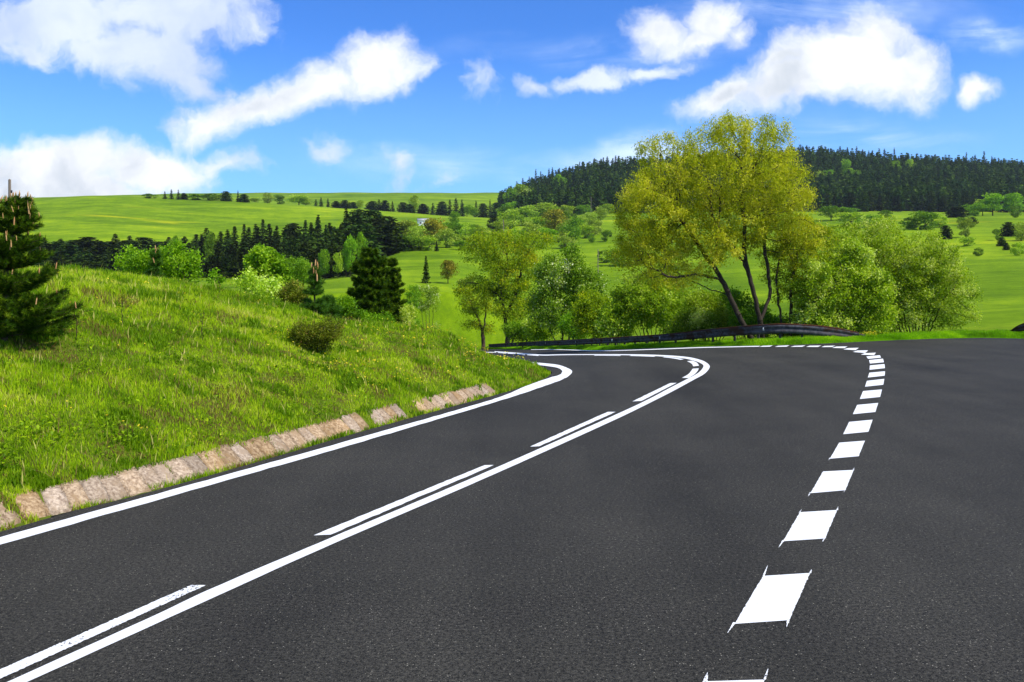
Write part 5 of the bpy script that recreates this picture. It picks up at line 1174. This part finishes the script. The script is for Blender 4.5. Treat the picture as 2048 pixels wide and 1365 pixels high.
# ------------------------------------------------------------------ guardrail
def rail(name, label, pts, posts, brackets=()):
    """pts: (px, D, top row, bottom row)"""
    pts = np.array(pts, float); P = catmull(pts, 8); X = (P[:, 0] - 1024) / F * P[:, 1]; Y = P[:, 1]; Zt = H + (HZ - P[:, 2]) / F * Y; Zb = H + (HZ - P[:, 3]) / F * Y
    n = len(P); org = np.array([X[n // 2], Y[n // 2], 0.0]); org[2] = T1(org[0], org[1])
    root = empty(name, tuple(org), label, 'guardrail')
    d = nrm(np.gradient(np.stack([X, Y], 1), axis=0)); nr = np.stack([-d[:, 1], d[:, 0]], 1); sgn = np.sign(np.sum(nr * (np.array([[0, 15.0]]) - np.stack([X, Y], 1)), 1)); nr = nr * sgn[:, None]
    prof = [(0, 0), (.07, .035), (.20, .075), (.33, .07), (.44, .02), (.56, .02), (.67, .07), (.80, .075), (.93, .035), (1, 0)]
    rows_ = []
    for t, o in prof: rows_.append(np.stack([X + nr[:, 0] * o, Y + nr[:, 1] * o, Zt * (1 - t) + Zb * t], 1))
    back = []
    for t, o in prof[::-1]: back.append(np.stack([X + nr[:, 0] * (o - .012), Y + nr[:, 1] * (o - .012), Zt * (1 - t) + Zb * t], 1))
    A = np.concatenate(rows_ + back) - org; K = 2 * len(prof); i = np.arange(n - 1); Q = []
    for k in range(K): k2 = (k + 1) % K; Q.append(np.stack([k * n + i, k * n + i + 1, k2 * n + i + 1, k2 * n + i], 1))
    mk('beam', A, [np.concatenate(Q)], M['rail'], root)
    cap = []
    for o, dz in ((.05, .004), (.05, -.045), (-.02, -.045), (-.02, .014), (.02, .018)): cap.append(np.stack([X + nr[:, 0] * o, Y + nr[:, 1] * o, Zt + dz], 1))
    A = np.concatenate(cap) - org; Q = []
    for k in range(5): k2 = (k + 1) % 5; Q.append(np.stack([k * n + i, k * n + i + 1, k2 * n + i + 1, k2 * n + i], 1))
    mk('rusty_cap', A, [np.concatenate(Q)], M['rail_rust'], root)
    for px in posts:
        x = np.interp(px, P[:, 0], X); y = np.interp(px, P[:, 0], Y); zt = np.interp(px, P[:, 0], Zt); zb = np.interp(px, P[:, 0], Zb); nx = np.array([np.interp(px, P[:, 0], nr[:, 0]), np.interp(px, P[:, 0], nr[:, 1])]); c = np.array([x, y]) - nx * .07; zg = T1(*c)
        ax = np.array([[nx[1], -nx[0], 0], [nx[0], nx[1], 0], [0, 0, 1]]); g = Geo(); z0, z1 = min(zg, zb) - .25, zt - .06
        for off, sx, sy in ((0, .10, .008), (-.045, .008, .06), (.045, .008, .06)):
            g.box(np.array([c[0] + nx[1] * off, c[1] - nx[0] * off, (z0 + z1) / 2]) - org - (np.array([nx[0], nx[1], 0]) * (.0 if off == 0 else .034)), sx, sy, z1 - z0, ax)
        g.obj('post', M['post'], root)
    for px in brackets:
        x = np.interp(px, P[:, 0], X); y = np.interp(px, P[:, 0], Y); zt = np.interp(px, P[:, 0], Zt); zb = np.interp(px, P[:, 0], Zb); nx = np.array([np.interp(px, P[:, 0], nr[:, 0]), np.interp(px, P[:, 0], nr[:, 1])])
        ax = np.array([[nx[1], -nx[0], 0], [nx[0], nx[1], 0], [0, 0, 1]]); g = Geo(); c = np.array([x + nx[0] * .085, y + nx[1] * .085, zt * .55 + zb * .45]); g.box(c - org, .05, .02, .13, ax); g.box(c - org - [0, 0, .045], .09, .012, .03, ax); g.obj('reflector_bracket', M['bracket'], root)
rail('guardrail', 'long weathered steel guardrail with rusty top edge along the outside of the bend',
     [(978, 92, 689, 695.5), (1010, 82, 687, 694.5), (1050, 73, 684.5, 692.5), (1100, 65, 682, 692), (1150, 55.5, 679.5, 690.3), (1200, 48.6, 677, 688.5), (1250, 46.6, 674, 686.2), (1300, 45.2, 671, 684.2), (1350, 43.3, 667, 681.7), (1400, 41.5, 661, 677.6), (1450, 39.4, 656, 673.5), (1500, 38.0, 651.5, 670.4), (1540, 37.3, 649, 668.5), (1565, 37.1, 647.8, 667.5), (1600, 37.1, 649.2, 668.5), (1640, 37.2, 652, 672.5), (1680, 37.5, 657.5, 676), (1710, 37.8, 664, 679), (1728, 38.0, 669, 681)],
     [1010, 1032, 1055, 1078, 1098, 1117, 1134, 1150, 1165, 1180, 1196, 1212, 1229, 1247, 1268, 1291, 1316, 1348, 1383, 1422, 1466, 1514, 1560, 1606, 1650, 1692], (1093, 1154, 1226, 1322, 1528))
rail('guardrail', 'dark guardrail end dipping into the grass at the right edge of the picture', [(2022, 39.6, 662, 668), (2036, 39.2, 652, 664), (2060, 38.8, 644, 661), (2110, 38, 638, 655), (2200, 37, 634, 652)], [2055, 2100, 2150, 2195])
# a dark length of the rail continuing past the slender tree
rail('guardrail', 'short far stretch of dark guardrail left of the slender forked tree', [(952, 104, 699.5, 703.5), (966, 98, 697, 701.8), (976, 94, 693.5, 699)], [958, 970])

# ------------------------------------------------------------------ poles, house
def pole(name, label, px, D, top, r, taper=.7, bot=None):
    b = spot(px, D); zt = P3(px, top, D)[2]; root = empty(name, tuple(b), label, 'pole'); h = zt - b[2]; n = 10; k = 10
    th = np.linspace(0, 2 * np.pi, k + 1)[:-1]; zs = np.linspace(-.3, h, n); rr = r * np.linspace(1, taper, n)
    V = np.stack([rr[:, None] * np.cos(th), rr[:, None] * np.sin(th), np.broadcast_to(zs[:, None], (n, k))], -1).reshape(-1, 3)
    V[:, 0] += .02 * np.sin(V[:, 2] * 1.7); Q = [[a * k + i, a * k + (i + 1) % k, (a + 1) * k + (i + 1) % k, (a + 1) * k + i] for a in range(n - 1) for i in range(k)]
    mk('shaft', V, [Q], M['wood'], root, smooth=True)
    g = Geo(); a = np.linspace(0, 2 * np.pi, 7)[:-1]
    Vc = np.vstack([np.stack([1.02 * rr[-1] * np.cos(a), 1.02 * rr[-1] * np.sin(a), np.full(6, h + .004)], 1), [[0, 0, h + r * .5]]]); g.add(Vc + [.02 * np.sin(h * 1.7), 0, 0], [[i, (i + 1) % 6, 6] for i in range(6)])
    g.obj('cap', M['wood'], root); g = Geo()
    g.box((.02 + r * .8, 0, h * .92), r * .8, r * .5, r * 1.6); g.obj('bracket', M['post'], root)
pole('utility_pole', 'weathered wooden pole rising behind the dark pine at the left edge', 20, 62, 360, .13)
pole('wooden_post', 'thin dark post standing on the open slope left of the great willow', 1196, 190, 499, .09, .9)
pole('wooden_post', 'tiny thin post on the slope below the large pale rounded tree', 1007, 250, 440, .12, .9)
pole('wooden_post', 'pale mast top against the dark wooded hill', 1182, 470, 394, .14, .9)
def house():
    D = Dbase(846, 452); x = (846 - 1024) / F * D; z = T1(x, D) - .3; h = P3(846, 438, D)[2] - z; root = empty('house', (x, D, z), 'tiny white house showing between trees on the far slope', 'house'); root.rotation_euler[2] = .18
    g = Geo(); w, l = 10.5 / F * D, 2.2; e = h * .74       # ridge along x
    g.add([(-w, -l, 0), (w, -l, 0), (w, l, 0), (-w, l, 0), (-w, -l, e), (w, -l, e), (w, l, e), (-w, l, e)], [[0, 1, 5, 4], [1, 2, 6, 5], [2, 3, 7, 6], [3, 0, 4, 7]]); g.add([(-w, -l, e), (-w, l, e), (-w, 0, h)], [[1, 0, 2]]); g.add([(w, -l, e), (w, l, e), (w, 0, h)], [[0, 1, 2]])
    g.obj('wall', M['wall_white'], root); g = Geo()
    for s in (-1, 1):
        a = np.array([(-w - .3, 0, h + .06), (w + .3, 0, h + .06), (w + .3, s * (l + .35), e - .1), (-w - .3, s * (l + .35), e - .1)]); g.add(np.vstack([a, a + [0, 0, .12]]), [[0, 1, 2, 3], [7, 6, 5, 4], [0, 4, 5, 1], [1, 5, 6, 2], [2, 6, 7, 3], [3, 7, 4, 0]])
    g.obj('roof', M['roof_grey'], root)
    for dx in (-w * .5, w * .4): g = Geo(); g.box((dx, -l - .02, e * .55), .8, .06, .8); g.obj('window', M['window'], root)
house()

def flower_plant(px, D, label, wpx, hpx, seed):
    g = np.random.default_rng(seed); b = spot(px, D); root = empty('flowering_plant', tuple(b), label, 'flower'); w = wpx / F * D; h = hpx / F * D
    n = 260; c = g.normal(0, .32, (n, 3)) * [w, w * .6, 0] + [0, 0, h * .4]; c[:, 2] = g.uniform(.05, .9, n) * h
    V, Fq, T = leaf_geo(c, .06, .03, g, -.5); mk('leaves', V, [Fq], M['verge'], root, attrs={'tint': T})
    n = 90; c = g.normal(0, .30, (n, 3)) * [w, w * .6, 0]; c[:, 2] = g.uniform(.6, 1.1, n) * h; V, Fq, T = leaf_geo(c, .055, .05, g, 0, None, None, .8); mk('petals', V, [Fq], M['flower'], root, attrs={'tint': T})
flower_plant(1737, 37.6, 'yellow flowering plant at the sunken end of the long guardrail', 26, 16, 5)

# more of the continuous thicket behind the guardrail
bush('tall_bush', 'green bush at the left foot of the blossoming tree', 71, 1085, [(1080, 650, 34, 28, 0, 1.6), (1100, 630, 26, 26, 0, 1.4)], 320, 9000, 'shrub', 6, 81, leaf=(.17, .09), step=.25, spread=.22)
bush('tall_bush', 'bright green bush at the right foot of the blossoming tree', 60, 1160, [(1155, 650, 40, 26, 0, 1.6), (1170, 630, 26, 26, 0, 1.4)], 320, 9000, 'bright', 6, 82, leaf=(.15, .08), step=.22, spread=.2, tshift=-.12)
bush('tall_bush', 'dull green bush between the dark rounded bush and the leaning willow trunk', 44.5, 1400, [(1395, 645, 44, 32, 0, 1.1), (1365, 655, 34, 24, 0, 1), (1430, 610, 30, 28, .3, 1)], 500, 14000, 'shrub', 7, 83, leaf=(.12, .06), tshift=-.12)
bush('tall_bush', 'leafy bush directly behind the two willow trunks', 42, 1500, [(1500, 640, 44, 40, .6, 1.1), (1540, 650, 30, 34, .6, 1), (1470, 600, 28, 26, .8, .9)], 480, 11000, 'bright', 7, 84, leaf=(.12, .065), tshift=-.22, clump=.4)
bush('low_bush', 'shady green bush under the thin dark-stemmed tree', 42.5, 1590, [(1585, 655, 46, 30, 0, 1), (1620, 650, 34, 30, 0, 1)], 360, 8500, 'shrub', 7, 85, leaf=(.11, .06), tshift=-.15)
bush('tall_bush', 'mid green bush left of the dark rounded bush behind the guardrail', 50, 1245, [(1240, 630, 34, 34, .4, 1.4), (1225, 655, 34, 22, 0, 1.2)], 320, 9500, 'shrub', 6, 86, leaf=(.15, .08), step=.2, spread=.2, tshift=.12)

def haze():
    m = bpy.data.materials.new('thin haze'); m.use_nodes = True; t = NT(m.node_tree); t.n.clear(); out = t.node('ShaderNodeOutputMaterial')
    v = t.node('ShaderNodeVolumePrincipled'); v.inputs['Color'].default_value = (.82, .90, 1, 1); v.inputs['Density'].default_value = HAZE; v.inputs['Anisotropy'].default_value = .2
    t.l.new(v.outputs[0], out.inputs['Volume'])
    g = Geo(); g.box((0, 1250, 90), 7600, 3300, 300); o = g.obj('haze', m); tag(o, 'thin bluish air over the far hills', kind='stuff')
HAZE = 0.00006
haze()
